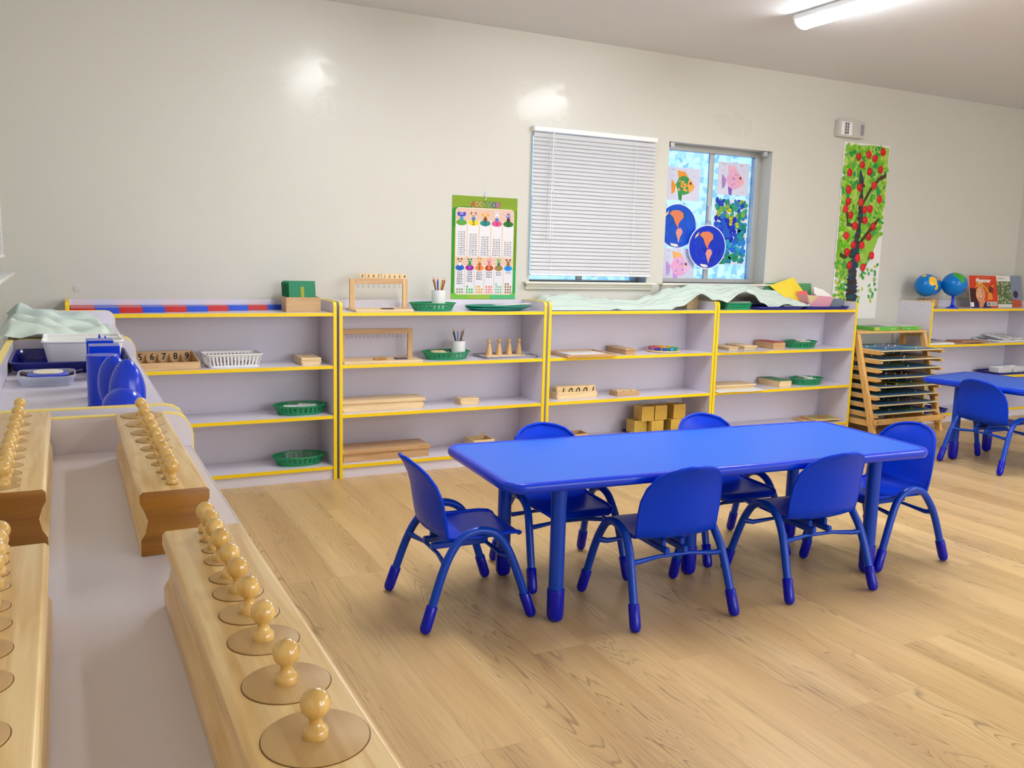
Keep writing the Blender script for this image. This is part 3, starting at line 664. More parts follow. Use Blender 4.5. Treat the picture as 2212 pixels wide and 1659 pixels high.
for i, s_ in enumerate(('8', '397', '12654')):
    wd = .0275*len(s_); lab = {0: 'beech tile reading 8 standing on the hook frame rail', 1: 'beech strip reading 3 9 7 standing on the hook frame rail', 2: 'beech strip reading 1 2 6 5 4 standing on the hook frame rail'}[i]
    g = thing('digit_tile', lab, 'tile', (xx+wd/2, -.1345, Z4+.1655), 0, 'digit tiles')
    MB().box(-wd/2+.001, wd/2-.001, -.003, .003, 0, .027).build('tile_board', 'birch', g, bevel=.0005)
    a = Art(); a.m = Matrix.Translation((0, -.0032, 0))
    for j, c in enumerate(s_): a.text(c, -wd/2+.0275*(j+.5), .005, .0165, S(60, 40, 30), 1, bold=.01, shear=.15)
    a.build('painted_digits', 'print', g, smooth=False); xx += wd+.0055
b = MB()
for i in range(7): b.box(-.03+.0093*i, -.023+.0093*i, -.02, .02, 0, .004)
o = b.build('bead_bars', mat('dark_beads', S(60, 40, 90), .4), None, bevel=.0012, loc=(1.735, -.205, Z4+.0126)); tag(o, 'dark bead bars lying on the base of the top hook frame', 'beads')
oval_green('green oval basket holding the pencil cup, top of the second unit', 2.010, -.150, Z4, .128, .082, .038)
cols = lambda: [(('brown', S(120, 80, 50)), -.03, .0), (('blue', S(30, 90, 190)), -.012, -.01), (('purple', S(120, 60, 170)), .0, .01), (('orange', S(210, 130, 60)), -.02, .012), (('yellow', S(235, 215, 60)), .012, -.01), (('black', S(25, 25, 30)), .022, .0), (('pink', S(230, 120, 130)), .034, .004), (('red', S(180, 60, 50)), .03, -.012)]
cup_of_pencils('white cup full of coloured pencils, top of the second unit', 2.045, -.145, Z4+.0045, .038, .105, cols(), 'cup on top of the second unit')
def platter(label, x, y, z, a, b_, h, m, rz=0, grp=None, name='tray', cat='tray'):
    o = MB(); n = 40
    o.lathe([(0, .0015), (.82, .0), (.86, .002), (.97, h*.8), (1, h), (1, h+.002), (.96, h*.8+.002), (.84, .0045), (0, .004)], n, sx=a, sy=b_)
    t = thing(name, label, cat, (x, y, z), rz, grp); o.build('tray_body', m, t, ang=50); 
    MB().tube([(a*cos(2*pi*k/n), b_*sin(2*pi*k/n), h+.001) for k in range(n)], .0022, 6, closed=True).build('rim', m, t, ang=70); return t
platter('lower of two stacked teal oval trays on top of the second unit', 2.385, -.150, Z4, .178, .105, .014, 'teal', grp='teal oval trays')
platter('upper of two stacked teal oval trays on top of the second unit', 2.405, -.148, Z4+.0085, .200, .112, .015, 'teal', grp='teal oval trays')
o = MB().grid(12, 2, lambda u, v: (-.11+.22*u, -.04+.06*v, .004+.010*u*u), 0).build('paper_strip', 'paper', None, solid=.0006, loc=(2.475, -.165, Z4+.026)); tag(o, 'white paper strip lying in the upper teal tray', 'paper')
hook_frame('wooden hook frame on the second shelf of the second unit', 1.705, -.12, Z3, .425, .375, -.258, -.06, .166, 15)
for nm, c, x in (('golden', S(205, 150, 50), 1.70), ('black and white', S(90, 80, 110), 1.815)):
    b = MB()
    for i in range(8): b.tube([(-.032+.0085*i, -.02, .004), (-.032+.0085*i, .02, .004)], .0036, 6)
    o = b.build('bead_bars', mat('beads_'+nm[:4], c, .35), None, loc=(x, -.205, Z3+.0127)); tag(o, nm+' bead bars on the base of the lower hook frame', 'beads')
oval_green('green oval basket with a pencil cup, second shelf of the second unit', 2.092, -.150, Z3, .136, .088, .038)
cup_of_pencils('white cup with a few dark pencils, second shelf of the second unit', 2.168, -.14, Z3+.0045, .041, .092, [(('black', S(30, 30, 35)), -.03, 0), (('grey', S(110, 110, 120)), -.022, .01), (('blue', S(60, 130, 200)), -.008, -.01), (('brown', S(110, 70, 50)), .03, 0), (('pale brown', S(170, 130, 100)), .024, .012)], 'cup on the second shelf')
o = MB().box(-.04, .04, -.022, .022, 0, .010).build('wooden_tablet', 'birch', None, bevel=.001, loc=(2.04, -.165, Z3+.034)); o.rotation_euler = (.12, 0, .1); tag(o, 'small wooden tablet lying in the lower green basket beside the cup', 'tablet')
t = thing('tray', 'pale grey rectangular tray with wooden peg figures, second unit', 'tray', (2.457, -.145, Z3))
b = MB().prism(rrect(-.158, .158, -.088, .088, .015), 0, .004); b.build('tray_base', 'white', t, bevel=.001)
MB().tube([(x, y, .009) for x, y in rrect(-.163, .163, -.093, .093, .018)], .0045, 6, closed=True).build('rim', 'screw', t, ang=70)
o = MB().box(-.12, .12, -.03, .03, 0, .007).build('wooden_strip', 'birch', None, bevel=.001, loc=(2.45, -.145, Z3+.0045)); tag(o, 'pale wooden strip under the peg figures on the grey tray', 'board')
for i, x in enumerate((2.356, 2.418, 2.482, 2.545)):
    g = thing('peg_figure', 'wooden peg figure on the grey tray, %s of four' % ('leftmost', 'second', 'third', 'rightmost')[i], 'wooden figure', (x, -.142, Z3+.012), 0, 'peg figures')
    MB().lathe([(0, 0), (.0185, 0), (.0185, .004), (.011, .05), (.0075, .066), (0, .066)], 20).build('figure_body', 'birchz', g)
    MB().lathe([(0, .0662), (.005, .0664), (.009, .071), (.0115, .078), (.009, .086), (.005, .0895), (0, .0905)], 20).build('figure_head', 'birchz', g, ang=70)
o = MB().prism(rrect(-.06, .06, -.035, .035, .01), 0, .02).build('clear_case', 'film', None, bevel=.002, loc=(2.592, -.1, Z3+.0045)); o.scale = (.6, 1, 1); tag(o, 'small clear plastic case at the right end of the grey tray', 'case')
wbox('long low wooden box with overhanging lid, third shelf of the second unit', 1.490, 1.935, -.228, -.105, Z2, .042, 'birch', lid=1, over=.007, lidh=.016)
wbox('small flat wooden box, third shelf of the second unit', 2.160, 2.272, -.205, -.125, Z2, .026, 'birch', lid=1, lidh=.008)
wbox('long wooden box with thick lid, bottom shelf of the second unit', 1.492, 1.960, -.242, -.085, Z1, .044, 'tan', lid=1, over=.008, lidh=.020)
wbox('small open wooden box of sticks, bottom shelf of the second unit', 2.235, 2.365, -.225, -.105, Z1, .060, 'birch', joints=False)
for i in range(7):
    o = MB().tube([(-.05, 0, 0), (.05, 0, .0+(.018 if i == 6 else 0))], .0028, 6).build('wooden_stick', 'beech', None, loc=(2.300, -.19+.014*(i if i < 6 else 3), Z1+.035+(.025 if i == 6 else 0))); o.rotation_euler = (0, 0, .04*i if i < 6 else .35)
    tag(o, 'thin stick lying in the small open box' if i < 6 else 'stick jutting over the rim of the small open box', 'stick', 'sticks in the open box' if i < 6 else None) if i < 6 else tag(o, 'stick jutting over the rim of the small open box', 'stick')

# ================================================================== unit 3
wbox('plain wooden box half under the sheer cloth, right end of the third unit', 3.742, 3.832, -.122, -.030, Z4, .088, 'birch', joints=False)
t = thing('framed_tray', 'flat white writing tray in a wooden frame, overhanging the third unit', 'tray', (2.937, -.176, Z3))
w, d = .167, .132
for nm, bx in (('frame_strip', (-w, w, -d, -d+.012)), ('frame_strip', (-w, w, d-.012, d)), ('frame_strip', (-w, -w+.012, -d+.0122, d-.0122)), ('frame_strip', (w-.012, w, -d+.0122, d-.0122))):
    MB().box(bx[0], bx[1], bx[2], bx[3], 0, .016).build(nm, 'tan', t, bevel=.001)
MB().box(-w+.0124, w-.0124, -d+.0124, d-.0124, .002, .008).build('writing_surface', 'paper', t, smooth=False)
MB().box(-w+.0126, -w+.06, -d+.0126, d-.0126, .0082, .0092).build('purple_panel', mat('purple_panel', S(60, 60, 140), .4), t, smooth=False)
wbox('wooden box with overhanging lid behind the framed tray, third unit', 3.214, 3.284, -.238, -.032, Z3, .024, 'tan', lid=1, over=.006, lidh=.010)
t = thing('round_board', 'round wooden board ringed with coloured blocks, third unit', 'wooden toy', (3.560, -.140, Z3))
MB().lathe([(0, 0), (.098, 0), (.104, .004), (.104, .008), (.100, .011), (0, .011)], 40).build('round_base', 'birch', t)
CC = [(60, 160, 60), (150, 200, 60), (225, 205, 50), (235, 160, 40), (225, 110, 40), (200, 40, 40), (190, 60, 120), (170, 110, 160), (60, 60, 160), (20, 80, 170), (40, 150, 200), (40, 150, 120)]
for i, c in enumerate(CC):
    a = math.radians(-30+30*i); o = MB().box(-.0155, .0155, -.013, .013, 0, .017).build('colour_block', mat('block_%d' % i, S(*c), .35), None, bevel=.0015, loc=(3.560+.079*cos(a), -.140+.079*sin(a), Z3+.0114)); o.rotation_euler = (0, 0, a+pi/2)
    cn = ['green', 'lime', 'yellow', 'amber', 'orange', 'red', 'magenta', 'mauve', 'indigo', 'dark blue', 'light blue', 'teal'][i]
    tag(o, cn+' wooden block in the ring on the round board', 'block', 'coloured blocks on the round board')
t = wbox('wooden card box showing 1 0 0 0 and 1, third shelf of the third unit', 2.768, 3.046, -.206, -.115, Z2, .040, 'birch')
for i, (u0_, u1_, tx) in enumerate(((-.132, .078, '1000'), (.080, .132, '1'))):
    for k in range(4 if i == 0 else 3):
        g = thing('number_card', ('front wooden card reading 1 0 0 0 in the card box' if i == 0 else 'short front wooden card reading a single 1, right end of the card box') if k == 0 else 'wooden card behind the %s card in the card box' % ('1 0 0 0' if i == 0 else 'single 1'), 'card', (2.907, -.193+.013*k, Z2+.0055), 0, 'number cards' if k else None)
        MB().box(u0_, u1_, 0, .003, 0, .066).build('card_board', 'birch', g, bevel=.0004)
        if k == 0:
            a = Art(); a.m = Matrix.Translation((0, -.0003, 0)); st = -.096 if i == 0 else .108
            for j, c in enumerate(tx): a.text(c, st+.050*j, .012, .046, S(70, 50, 15), 1, bold=.015, shear=.25)
            a.build('painted_digits', 'print', g, smooth=False)
wbox('small finger-jointed box of tiles, third shelf of the third unit', 3.178, 3.338, -.222, -.130, Z2, .028, 'tan')
for i in range(3):
    o = MB().box(-.022, .022, -.030, .030, 0, .008).build('wooden_tile', 'birch', None, bevel=.001, loc=(3.21+.048*i, -.176, Z2+.0245)); o.rotation_euler = (0, .05*(i-1), .03*i)
    tag(o, 'blank wooden tile in the finger-jointed box, %s of three' % ('left', 'middle', 'right')[i], 'tile', 'tiles in the finger-jointed box')
t = thing('tray', 'blue tray under the stack of golden bead cubes, third unit', 'tray', (3.565, -.15, Z1)); MB().prism(rrect(-.215, .215, -.115, .115, .02), 0, .003).build('tray_base', 'navy', t); MB().tube([(x, y, .008) for x, y in rrect(-.218, .218, -.118, .118, .022)], .004, 6, closed=True).build('rim', 'navy', t, ang=70)
cub = None
for (x, y, z, lab) in ((3.390, -.135, Z1+.0035, 'bottom left'), (3.488, -.175, Z1+.0035, 'bottom middle'), (3.640, -.170, Z1+.0035, 'bottom right'), (3.427, -.155, Z1+.0925, 'upper left'), (3.529, -.150, Z1+.0925, 'upper middle'), (3.672, -.150, Z1+.0925, 'upper right')):
    if cub is None:
        cub = thing('bead_cube', 'golden bead cube, %s one of the stack on the blue tray' % lab, 'bead cube', (x, y, z), 0, 'golden bead cubes'); h = .044
        MB().box(-h+.0006, h-.0006, -h+.0006, h-.0006, .0006, 2*h-.0006).build('bead_block', 'bead', cub, smooth=False)
        e = MB()
        for a_ in (-h, h):
            for c_ in (-h, h):
                e.tube([(a_, c_, .001), (a_, c_, 2*h)], .0014, 6); e.tube([(a_, -h, .0014+(c_+h)*.985), (a_, h, .0014+(c_+h)*.985)], .0014, 6); e.tube([(-h, a_, .0014+(c_+h)*.985), (h, a_, .0014+(c_+h)*.985)], .0014, 6)
        e.build('wire_edge', mat('gold_wire', S(228, 190, 90), .3), cub); bpy.context.view_layer.update()
    else: dup(cub, (x, y, z), 0, 'golden bead cube, %s one of the stack on the blue tray' % lab)
wbox('low wooden box on the bottom shelf of the third unit, behind the left chair back', 2.86, 3.0, -.2, -.1, Z1, .045, 'tan')

# ================================================================== unit 4
basket('green rectangular basket at the left end of the fourth unit top, under the cloth', 4.075, -.165, Z4, .107, .072, .038, 'green', 'rect', 60, ((.3, .45),), .90)
o = MB().box(-.098, .098, -.062, .062, 0, .045).build('card_stack', mat('grey_green_cards', S(146, 152, 140), .6), None, bevel=.002, loc=(4.075, -.160, Z4+.006)); tag(o, 'stack of grey-green cards in the rectangular green basket', 'cards')
def rtray(label, cx, cy, z, w, d, h, m, rz=0):
    t = thing('tray', label, 'tray', (cx, cy, z), rz, 'navy blue trays'); P0 = rrect(-w*.94, w*.94, -d*.90, d*.90, .03); P1 = rrect(-w, w, -d, d, .035); n = len(P0)
    m_ = MB(); m_.add([(*p, 0) for p in P0]+[(*p, h) for p in P1]+[(p[0]*.985, p[1]*.97, h) for p in P1]+[(p[0]*.985, p[1]*.97, .003) for p in P0],
          [tuple(range(n))]+[(i, (i+1) % n, n+(i+1) % n, n+i) for i in range(n)]+[(n+i, n+(i+1) % n, 2*n+(i+1) % n, 2*n+i) for i in range(n)]+[(2*n+i, 2*n+(i+1) % n, 3*n+(i+1) % n, 3*n+i) for i in range(n)]+[tuple(range(3*n, 4*n))])
    m_.build('tray_body', m, t, ang=40); MB().tube([(*p, h) for p in P1], .003, 6, closed=True).build('rim', m, t, ang=70); return t
rtray('navy blue tray under the cloth and white paper, middle of the fourth unit top', 4.40, -.155, Z4, .190, .118, .018, 'navy')
rtray('navy blue tray under the pink and grey boxes, right end of the fourth unit top', 4.820, -.155, Z4, .200, .118, .018, 'navy')
def card_thing(name, label, cat, pts, m, th=.0012, grp=None):
    P = [Vector(p) for p in pts]; c = sum(P, Vector())/len(P); c.z = min(p.z for p in P); nrm = (P[1]-P[0]).cross(P[-1]-P[0]).normalized()*th
    b = MB(); q = [p-c for p in P]; k = len(q); b.add([tuple(p) for p in q]+[tuple(p+nrm) for p in q], [tuple(range(k)), tuple(range(2*k-1, k-1, -1))]+[(i, i+k, (i+1) % k+k, (i+1) % k) for i in range(k)])
    o = b.build(name, m, None, loc=c, smooth=False); return tag(o, label, cat, grp)
yel = mat('yellow_card', S(236, 208, 58), .6)
card_thing('paper_sheet', 'yellow paper sheet standing among the papers on the fourth unit', 'paper', [(4.63, -.125, Z4+.03), (4.80, -.118, Z4+.045), (4.690, -.050, Z4+.206), (4.47, -.060, Z4+.148)], yel)
card_thing('paper_sheet', 'green and white sheet behind the yellow paper on the fourth unit', 'paper', [(4.46, -.040, Z4+.03), (4.88, -.040, Z4+.03), (4.88, -.030, Z4+.165), (4.46, -.030, Z4+.165)], mat('green_sheet', S(80, 150, 95), .6))
card_thing('paper_sheet', 'small red paper folded over the pink box on the fourth unit', 'paper', [(4.70, -.137, Z4+.070), (4.775, -.137, Z4+.060), (4.75, -.118, Z4+.118), (4.665, -.118, Z4+.112)], mat('red_paper', S(232, 96, 112), .6))
t = thing('pink_box', 'pink paper box at the right of the fourth unit top', 'box', (4.800, -.150, Z4+.004))
MB().add or None
b = MB(); b.add([(-.085, -.045, 0), (.095, -.045, 0), (.120, -.055, .078), (-.125, -.055, .090), (-.085, .04, 0), (.095, .04, 0), (.120, .055, .078), (-.125, .055, .090)], [(0,1,2,3), (1,5,6,2), (5,4,7,6), (4,0,3,7), (0,4,5,1)]); b.build('box_wall', 'pink', t, solid=.0012, smooth=False)
b = MB(); b.add([(-.123, -.0575, .086), (-.02, -.0575, .083), (-.085, -.049, .03)], [(0, 1, 2)]); b.build('cream_flap', mat('cream_card', S(226, 205, 150), .6), t, solid=.001, smooth=False)
t = thing('grey_box', 'grey card box right of the pink box on the fourth unit', 'box', (4.978, -.145, Z4+.004)); b = MB(); b.add([(-.06, -.04, 0), (.045, -.04, 0), (.062, -.046, .062), (-.06, -.046, .066), (-.06, .04, 0), (.045, .04, 0), (.062, .046, .062), (-.06, .046, .066)], [(0,1,2,3), (1,5,6,2), (5,4,7,6), (4,0,3,7), (0,4,5,1)]); b.build('box_wall', 'grey', t, solid=.0015, smooth=False)
card_thing('paper_sheet', 'white curved paper rising from the grey box on the fourth unit', 'paper', [(4.90, -.12, Z4+.05), (5.04, -.12, Z4+.05), (5.035, -.09, Z4+.075), (4.95, -.075, Z4+.125), (4.865, -.07, Z4+.145), (4.855, -.09, Z4+.10)], 'paper')
card_thing('paper_sheet', 'white paper lying across the two navy trays on the fourth unit', 'paper', [(4.42, -.27, Z4+.0235), (4.66, -.265, Z4+.0235), (4.63, -.16, Z4+.024), (4.44, -.15, Z4+.024)], 'paper')
wbox('leftmost flat lidded wooden box, second shelf of the fourth unit', 4.035, 4.108, -.200, -.035, Z3, .014, 'birch', lid=1, over=.006, lidh=.008, joints=False)
wbox('second flat lidded wooden box, left of the red-lidded box, fourth unit', 4.165, 4.262, -.200, -.035, Z3, .017, 'birch', lid=1, over=.008, lidh=.009, joints=False)
wbox('wooden box with a red lid, second shelf of the fourth unit', 4.397, 4.500, -.215, -.035, Z3, .042, 'tan', lid=1, lidm='redlid', lidh=.004)
o = MB().grid(14, 3, lambda u, v: (-.19+.38*u, -.08+.15*v, .001+.0025*sin(u*9)*v-(.006*(1-v) if v < .3 else 0)*0), 0).build('paper_sheet', 'film', None, solid=.0006, loc=(4.08, -.255, Z3+.0015)); tag(o, 'clear plastic sheet hanging over the second shelf of the fourth unit', 'sheet')
oval_green('green oval basket with picture cards, second shelf of the fourth unit', 4.700, -.150, Z3, .128, .085, .040)
a = Art(flat=True); a.sheet(-.06, .06, -.035, .035, S(240, 236, 225)); a.l = 1
for u in (-.03, .03): a.ell(u, 0, .016, .011, S(170, 150, 60)); a.ell(u, -.002, .008, .006, S(190, 90, 40))
o = a.build('picture_card', 'print', None, loc=(4.735, -.14, Z3+.043), smooth=False); o.rotation_euler = (.18, .05, .1); tag(o, 'white card with two small pictures in the green basket, fourth unit', 'card')
wbox('long flat lidded wooden box, third shelf of the fourth unit', 3.945, 4.262, -.205, -.075, Z2, .020, 'birch', lid=1, over=.010, lidh=.010, joints=False)
o = MB().grid(14, 3, lambda u, v: (-.19+.38*u, -.06+.11*v, .0012+.002*sin(u*7)), 0).build('paper_sheet', 'paper', None, solid=.0008, loc=(4.07, -.262, Z2+.0015)); tag(o, 'cream paper sheet at the front of the third shelf, fourth unit', 'sheet')
wbox('wooden box with a green lid, third shelf of the fourth unit', 4.452, 4.562, -.235, -.035, Z2, .041, 'birch', lid=1, lidm='greenlid', lidh=.004)
oval_green('green oval basket with white papers, third shelf of the fourth unit', 4.770, -.160, Z2, .130, .085, .040)
for i in range(3):
    o = MB().box(-.045, .045, -.025, .025, 0, .003).build('white_slip', 'paper', None, loc=(4.78-.012*i, -.155, Z2+.036+.006*i), smooth=False); o.rotation_euler = (.1, .05*i, .25*i-.2); tag(o, 'white paper slip in the green basket on the third shelf', 'paper', 'paper slips in the green basket')
for i, (x, y, r_, c) in enumerate(((4.86, -.15, .25, (214, 160, 120)), (4.93, -.17, -.3, (160, 170, 90)))):
    a = Art(flat=True); a.sheet(-.11, .11, -.08, .08, S(226, 190, 130), .008); a.l = 1; a.rect(-.09, .09, -.06, .06, S(*c)); a.ell(0, 0, .05, .03, S(196, 110, 80), jit=.3)
    o = a.build('puzzle_board', 'print', None, loc=(x, y, Z1+.010+.0095*i), smooth=False); o.rotation_euler = (0, 0, r_*.4); tag(o, 'flat wooden puzzle board on the bottom shelf of the fourth unit, %s' % ('lower one' if i == 0 else 'upper one'), 'puzzle', 'puzzle boards on the bottom shelf')

# ---- sheer cloths
import mathutils.noise as mn
def interp(K, x):
    if x <= K[0][0]: return K[0][1]
    for (a, fa), (b_, fb) in zip(K, K[1:]):
        if x <= b_: t_ = (x-a)/(b_-a); t_ = t_*t_*(3-2*t_); return fa+(fb-fa)*t_
    return K[-1][1]
TOP = [(2.685, .885), (2.73, .925), (2.92, .930), (3.0, .908), (3.35, .897), (3.5, .925), (3.62, .975), (3.78, .992), (4.15, .992), (4.28, .985), (4.45, .965), (4.58, .920), (4.68, .885)]
HEM = [(2.685, .851), (3.45, .851), (3.60, .880), (3.755, .945), (3.87, .908), (3.95, .907), (4.07, .950), (4.17, .955), (4.24, .905), (4.32, .875), (4.68, .869)]
def clothfn(u, v):
    x = 2.685+u*2.0; ht, hb = interp(TOP, x), interp(HEM, x)
    yf = -.245 if x < 3.55 else -.245+.0*(x-3.55); y = yf+v*.205
    s_ = min(1, v/.75); z = hb+(ht-hb)*(s_**.8)
    if v > .75: z -= (v-.75)*.05
    n_ = mn.noise(Vector((x*5.5-v*3.2, v*2.6, 1.3))); n2 = mn.noise(Vector((x*13+v*9, v*5-x*3, 5.1)))
    amp = min(1, (ht-hb)/.03+.25)
    rg = 1-abs(mn.noise(Vector((x*3.4+v*6.5, v*1.1-x*.8, 9.3))))*2; rg2 = 1-abs(mn.noise(Vector((x*7.0-v*5.0, v*2.0, 4.3))))*2
    f = (abs(n_)*.024+n2*.003+max(0, rg)**2*.020+max(0, rg2)**3*.007)*amp
    z = max(z+f-.018*amp, .8515)
    return (x, y+n2*.005-max(0, rg)**2*.014*amp, z)
b = MB(); b.grid(260, 34, clothfn); o = b.build('sheer_cloth', 'cloth', None, ang=180)
tag(o, 'pale green sheer cloth crumpled over the tops of the third and fourth units', 'cloth')
def cloth2(u, v):
    y = -1.935+u*1.00; x = .075+v*.315
    z = interp([(0, .935), (.3, .925), (.6, .905), (.85, .902), (1, .895)], v)+interp([(-1.93, -.004), (-1.8, .006), (-1.4, .012), (-1.0, .004), (-.93, -.01)], y)
    n_ = mn.noise(Vector((y*3.8+x*5, x*6, 2.2))); n2 = mn.noise(Vector((y*9, x*14-y*4, 7.7)))
    z += abs(n_)*.040+n2*.014-.016
    if v > .86: z -= (v-.86)*.5
    if v < .1: z -= (.1-v)*.35
    return (x+n2*.012+.0, y+n_*.02, max(z, .9035 if y < -1.86 else .86))
b = MB(); b.grid(90, 40, cloth2); o = b.build('sheer_cloth', 'cloth', None, ang=180); tag(o, 'pale green sheer cloth heaped over the farthest left shelf unit', 'cloth')

# ================================================================== left unit B: tray, bins, solids
rtray('large navy blue tray lying under the white bins on the left units', .2545, -2.085, Z4, .130, .155, .026, 'navy')
def bin_(label, x0, x1, y0, y1, z, h, grp='white storage bins'):
    t = thing('storage_bin', label, 'bin', ((x0+x1)/2, (y0+y1)/2, z), 0, grp); w, d = (x1-x0)/2, (y1-y0)/2
    P0 = rrect(-w*.86, w*.86, -d*.84, d*.84, min(w, d)*.25); P1 = rrect(-w, w, -d, d, min(w, d)*.28); n = len(P0)
    m_ = MB(); m_.add([(*p, 0) for p in P0]+[(*p, h) for p in P1], [tuple(range(n))]+[(i, (i+1) % n, n+(i+1) % n, n+i) for i in range(n)]); m_.build('bin_body', 'white', t, solid=.002, ang=40)
    MB().tube([(*p, h) for p in P1], .003, 6, closed=True).build('rim', 'white', t, ang=70); return t
bin_('deep white bin standing on the navy tray, nearer of the two', .192, .372, -2.16, -2.05, Z4+.004, .063)
bin_('deep white bin on the navy tray, farther of the two', .192, .372, -2.02, -1.925, Z4+.004, .060)
t = thing('clear_tub', 'frosted clear tub with a white disc on the near left units', 'tub', (.203, -2.375, Z4)); P0 = rrect(-.050, .050, -.062, .062, .02); P1 = rrect(-.056, .056, -.068, .068, .024); n = len(P0)
m_ = MB(); m_.add([(*p, .0005) for p in P0]+[(*p, .020) for p in P1], [tuple(range(n))]+[(i, (i+1) % n, n+(i+1) % n, n+i) for i in range(n)]); m_.build('tub_body', 'clear', t, solid=.0015, ang=40)
MB().tube([(*p, .020) for p in P1], .0018, 6, closed=True).build('rim', 'clear', t, ang=70)
t = thing('disc_fitting', 'white disc in a blue ring with dark strips inside the clear tub', 'toy', (.206, -2.375, Z4+.0165))
MB().lathe([(0, 0), (.040, 0), (.042, .003), (.036, .006), (0, .006)], 36, sx=1, sy=1.25).build('blue_ring', 'solid', t); MB().lathe([(0, .0062), (.030, .0062), (.030, .0085), (0, .009)], 36, sx=1, sy=1.25).build('white_disc', mat('cream_disc', S(246, 236, 214), .4), t)
dk = mat('maroon_strip', S(50, 20, 50), .4)
for x, r_ in ((-.045, .55), (-.035, .5), (.042, -.5)):
    MB().box(-.003, .003, -.05, .05, -.004, .003).build('dark_strip', dk, t, bevel=.001).rotation_euler = (0, .0, r_)
for c, (x, r_) in zip([c for c in kids(t) if c.name.startswith('dark_strip')], ((-.045, .55), (-.035, .5), (.045, -.5))): c.location = (x, .02, 0)
def solid(name, label, mb, loc, rz=0, ang=40, bevel=0):
    t = mb.build(name, 'solid', None, ang=ang, bevel=bevel, loc=loc); t.rotation_euler = (0, 0, rz); return tag(t, label, 'toy solid', 'blue geometric solids')
solid('blue_cylinder', 'tall blue wooden cylinder with a flat top, left units', MB().lathe([(0, 0), (.0277, 0), (.0285, .001), (.0285, .0985), (.0275, .0995), (0, .0995)], 48), (.3050, -2.728, Z4))
solid('blue_prism', 'tall blue square prism standing behind the blue cylinder', MB().box(-.028, .028, -.028, .028, 0, .1075), (.312, -2.625, Z4), 0, bevel=.001)
solid('blue_prism', 'second blue prism behind the tall one, only its top shows', MB().box(-.026, .026, -.03, .03, 0, .106), (.308, -2.50, Z4), 0, bevel=.001)
solid('blue_pyramid', 'large blue pyramid left of the prisms, mostly hidden', MB().lathe([(.056, 0), (0, .100)], 4), (.325, -2.34, Z4), pi/4)
solid('blue_cone', 'blue cone behind the prisms, only its tip shows', MB().lathe([(.03, 0), (.0005, .097)], 28), (.315, -2.27, Z4))
def egg(a, h, k=0.0, n=20): return [(a*sin(pi*i/n)*(1+k*cos(pi*i/n)), h/2-h/2*cos(pi*i/n)) for i in range(n+1)]
solid('blue_ellipsoid', 'blue ellipsoid standing upright left of the blue ovoid', MB().lathe(egg(.0275, .100), 32), (.3190, -2.833, Z4+.009), ang=80)
solid('blue_ovoid', 'blue egg-shaped ovoid, tallest of the rounded solids', MB().lathe(egg(.0300, .103, .18), 32), (.3370, -2.898, Z4+.007), ang=80)
solid('blue_sphere', 'blue ball in front of the blue ovoid', MB().lathe(egg(.0330, .066), 32), (.3260, -2.972, Z4+.005), ang=80)
for i, (x, y) in enumerate(((.3190, -2.833), (.3370, -2.898), (.3260, -2.972))):
    o = MB().lathe([(.012, 0), (.016, .001), (.0165, .012), (.0125, .013), (.010, .008), (.010, 0)], 24).build('wooden_ring', 'beech', None, loc=(x, y, Z4)); tag(o, 'small wooden ring stand under the blue %s' % ('ellipsoid', 'ovoid', 'ball')[i], 'stand', 'wooden ring stands')
o = MB().prism([(-.02, 0), (.02, 0), (.016, .022), (.010, .026), (-.010, .026), (-.016, .022)], -.01, .01, 'y').build('wooden_cradle', 'tan', None, bevel=.002, loc=(.290, -3.025, Z4)); tag(o, 'small wooden cradle in front of the blue cylinder, against the near panel', 'stand')

# ================================================================== wall things
# addition poster
t = thing('addition_poster', 'green addition table poster with cartoon animals, hung above the second unit', 'poster', (2.178, -.0025, .902)); PWD, PH = .404, .572
a = Art(eps=.00012); a.sheet(0, PWD, 0, PH, S(120, 170, 20), .001)
a.l = 1
for i in range(12): a.rect(0, PWD, PH*i/12, PH*(i+1)/12, S(int(150-30*abs(i-6)/6), int(190-3*i), int(60-4*i)), 1)
a.poly([(0, .03), (.016, .03), (.016, .50), (0, .50)], S(40, 140, 10)); a.poly([(PWD-.016, .03), (PWD, .03), (PWD, .2), (PWD-.016, .16)], S(0, 160, 85)); a.poly([(PWD-.016, .16), (PWD, .2), (PWD, .50), (PWD-.016, .50)], S(90, 140, 0))
a.poly([(0, .40), (0, .492)]+[(.075-.075*cos(q), .492+.022*sin(q)) for q in [math.radians(d) for d in range(20, 181, 16)]]+[(.16, .47), (.16, .40)], S(0, 135, 10)); a.poly([(.25, .40), (.25, .485), (.29, .502), (.34, .505), (.39, .495), (PWD, .485), (PWD, .40)], S(100, 150, 0)); a.rect(.24, PWD, 0, .022, S(80, 185, 120)); a.rect(.10, .24, 0, .022, S(150, 190, 60))
x0, x1, y0, y1 = .020, .384, .024, .508
a.poly(rrect(x0, x1, y0, y1, .022, 4), S(240, 214, 196)); lay = a.l+1
for k in range(9): a.rect(x0+.003, x1-.003, .44+.0072*k*1.0, .4432+.0072*k, S(206, 154, 134), lay)
for k in range(6): a.rect(x0+.003, x1-.003, .192+.0085*k, .1955+.0085*k, S(206, 154, 134), lay)
a.l = lay
wcol = (x1-x0)/5
ov1 = [(90, 160, 20), (232, 210, 30), (0, 140, 135), (212, 80, 140), (20, 120, 20)]; nm1 = [(70, 150, 190), (120, 50, 20), (90, 50, 60), (190, 50, 70), (70, 40, 70)]
ti = a.l+1
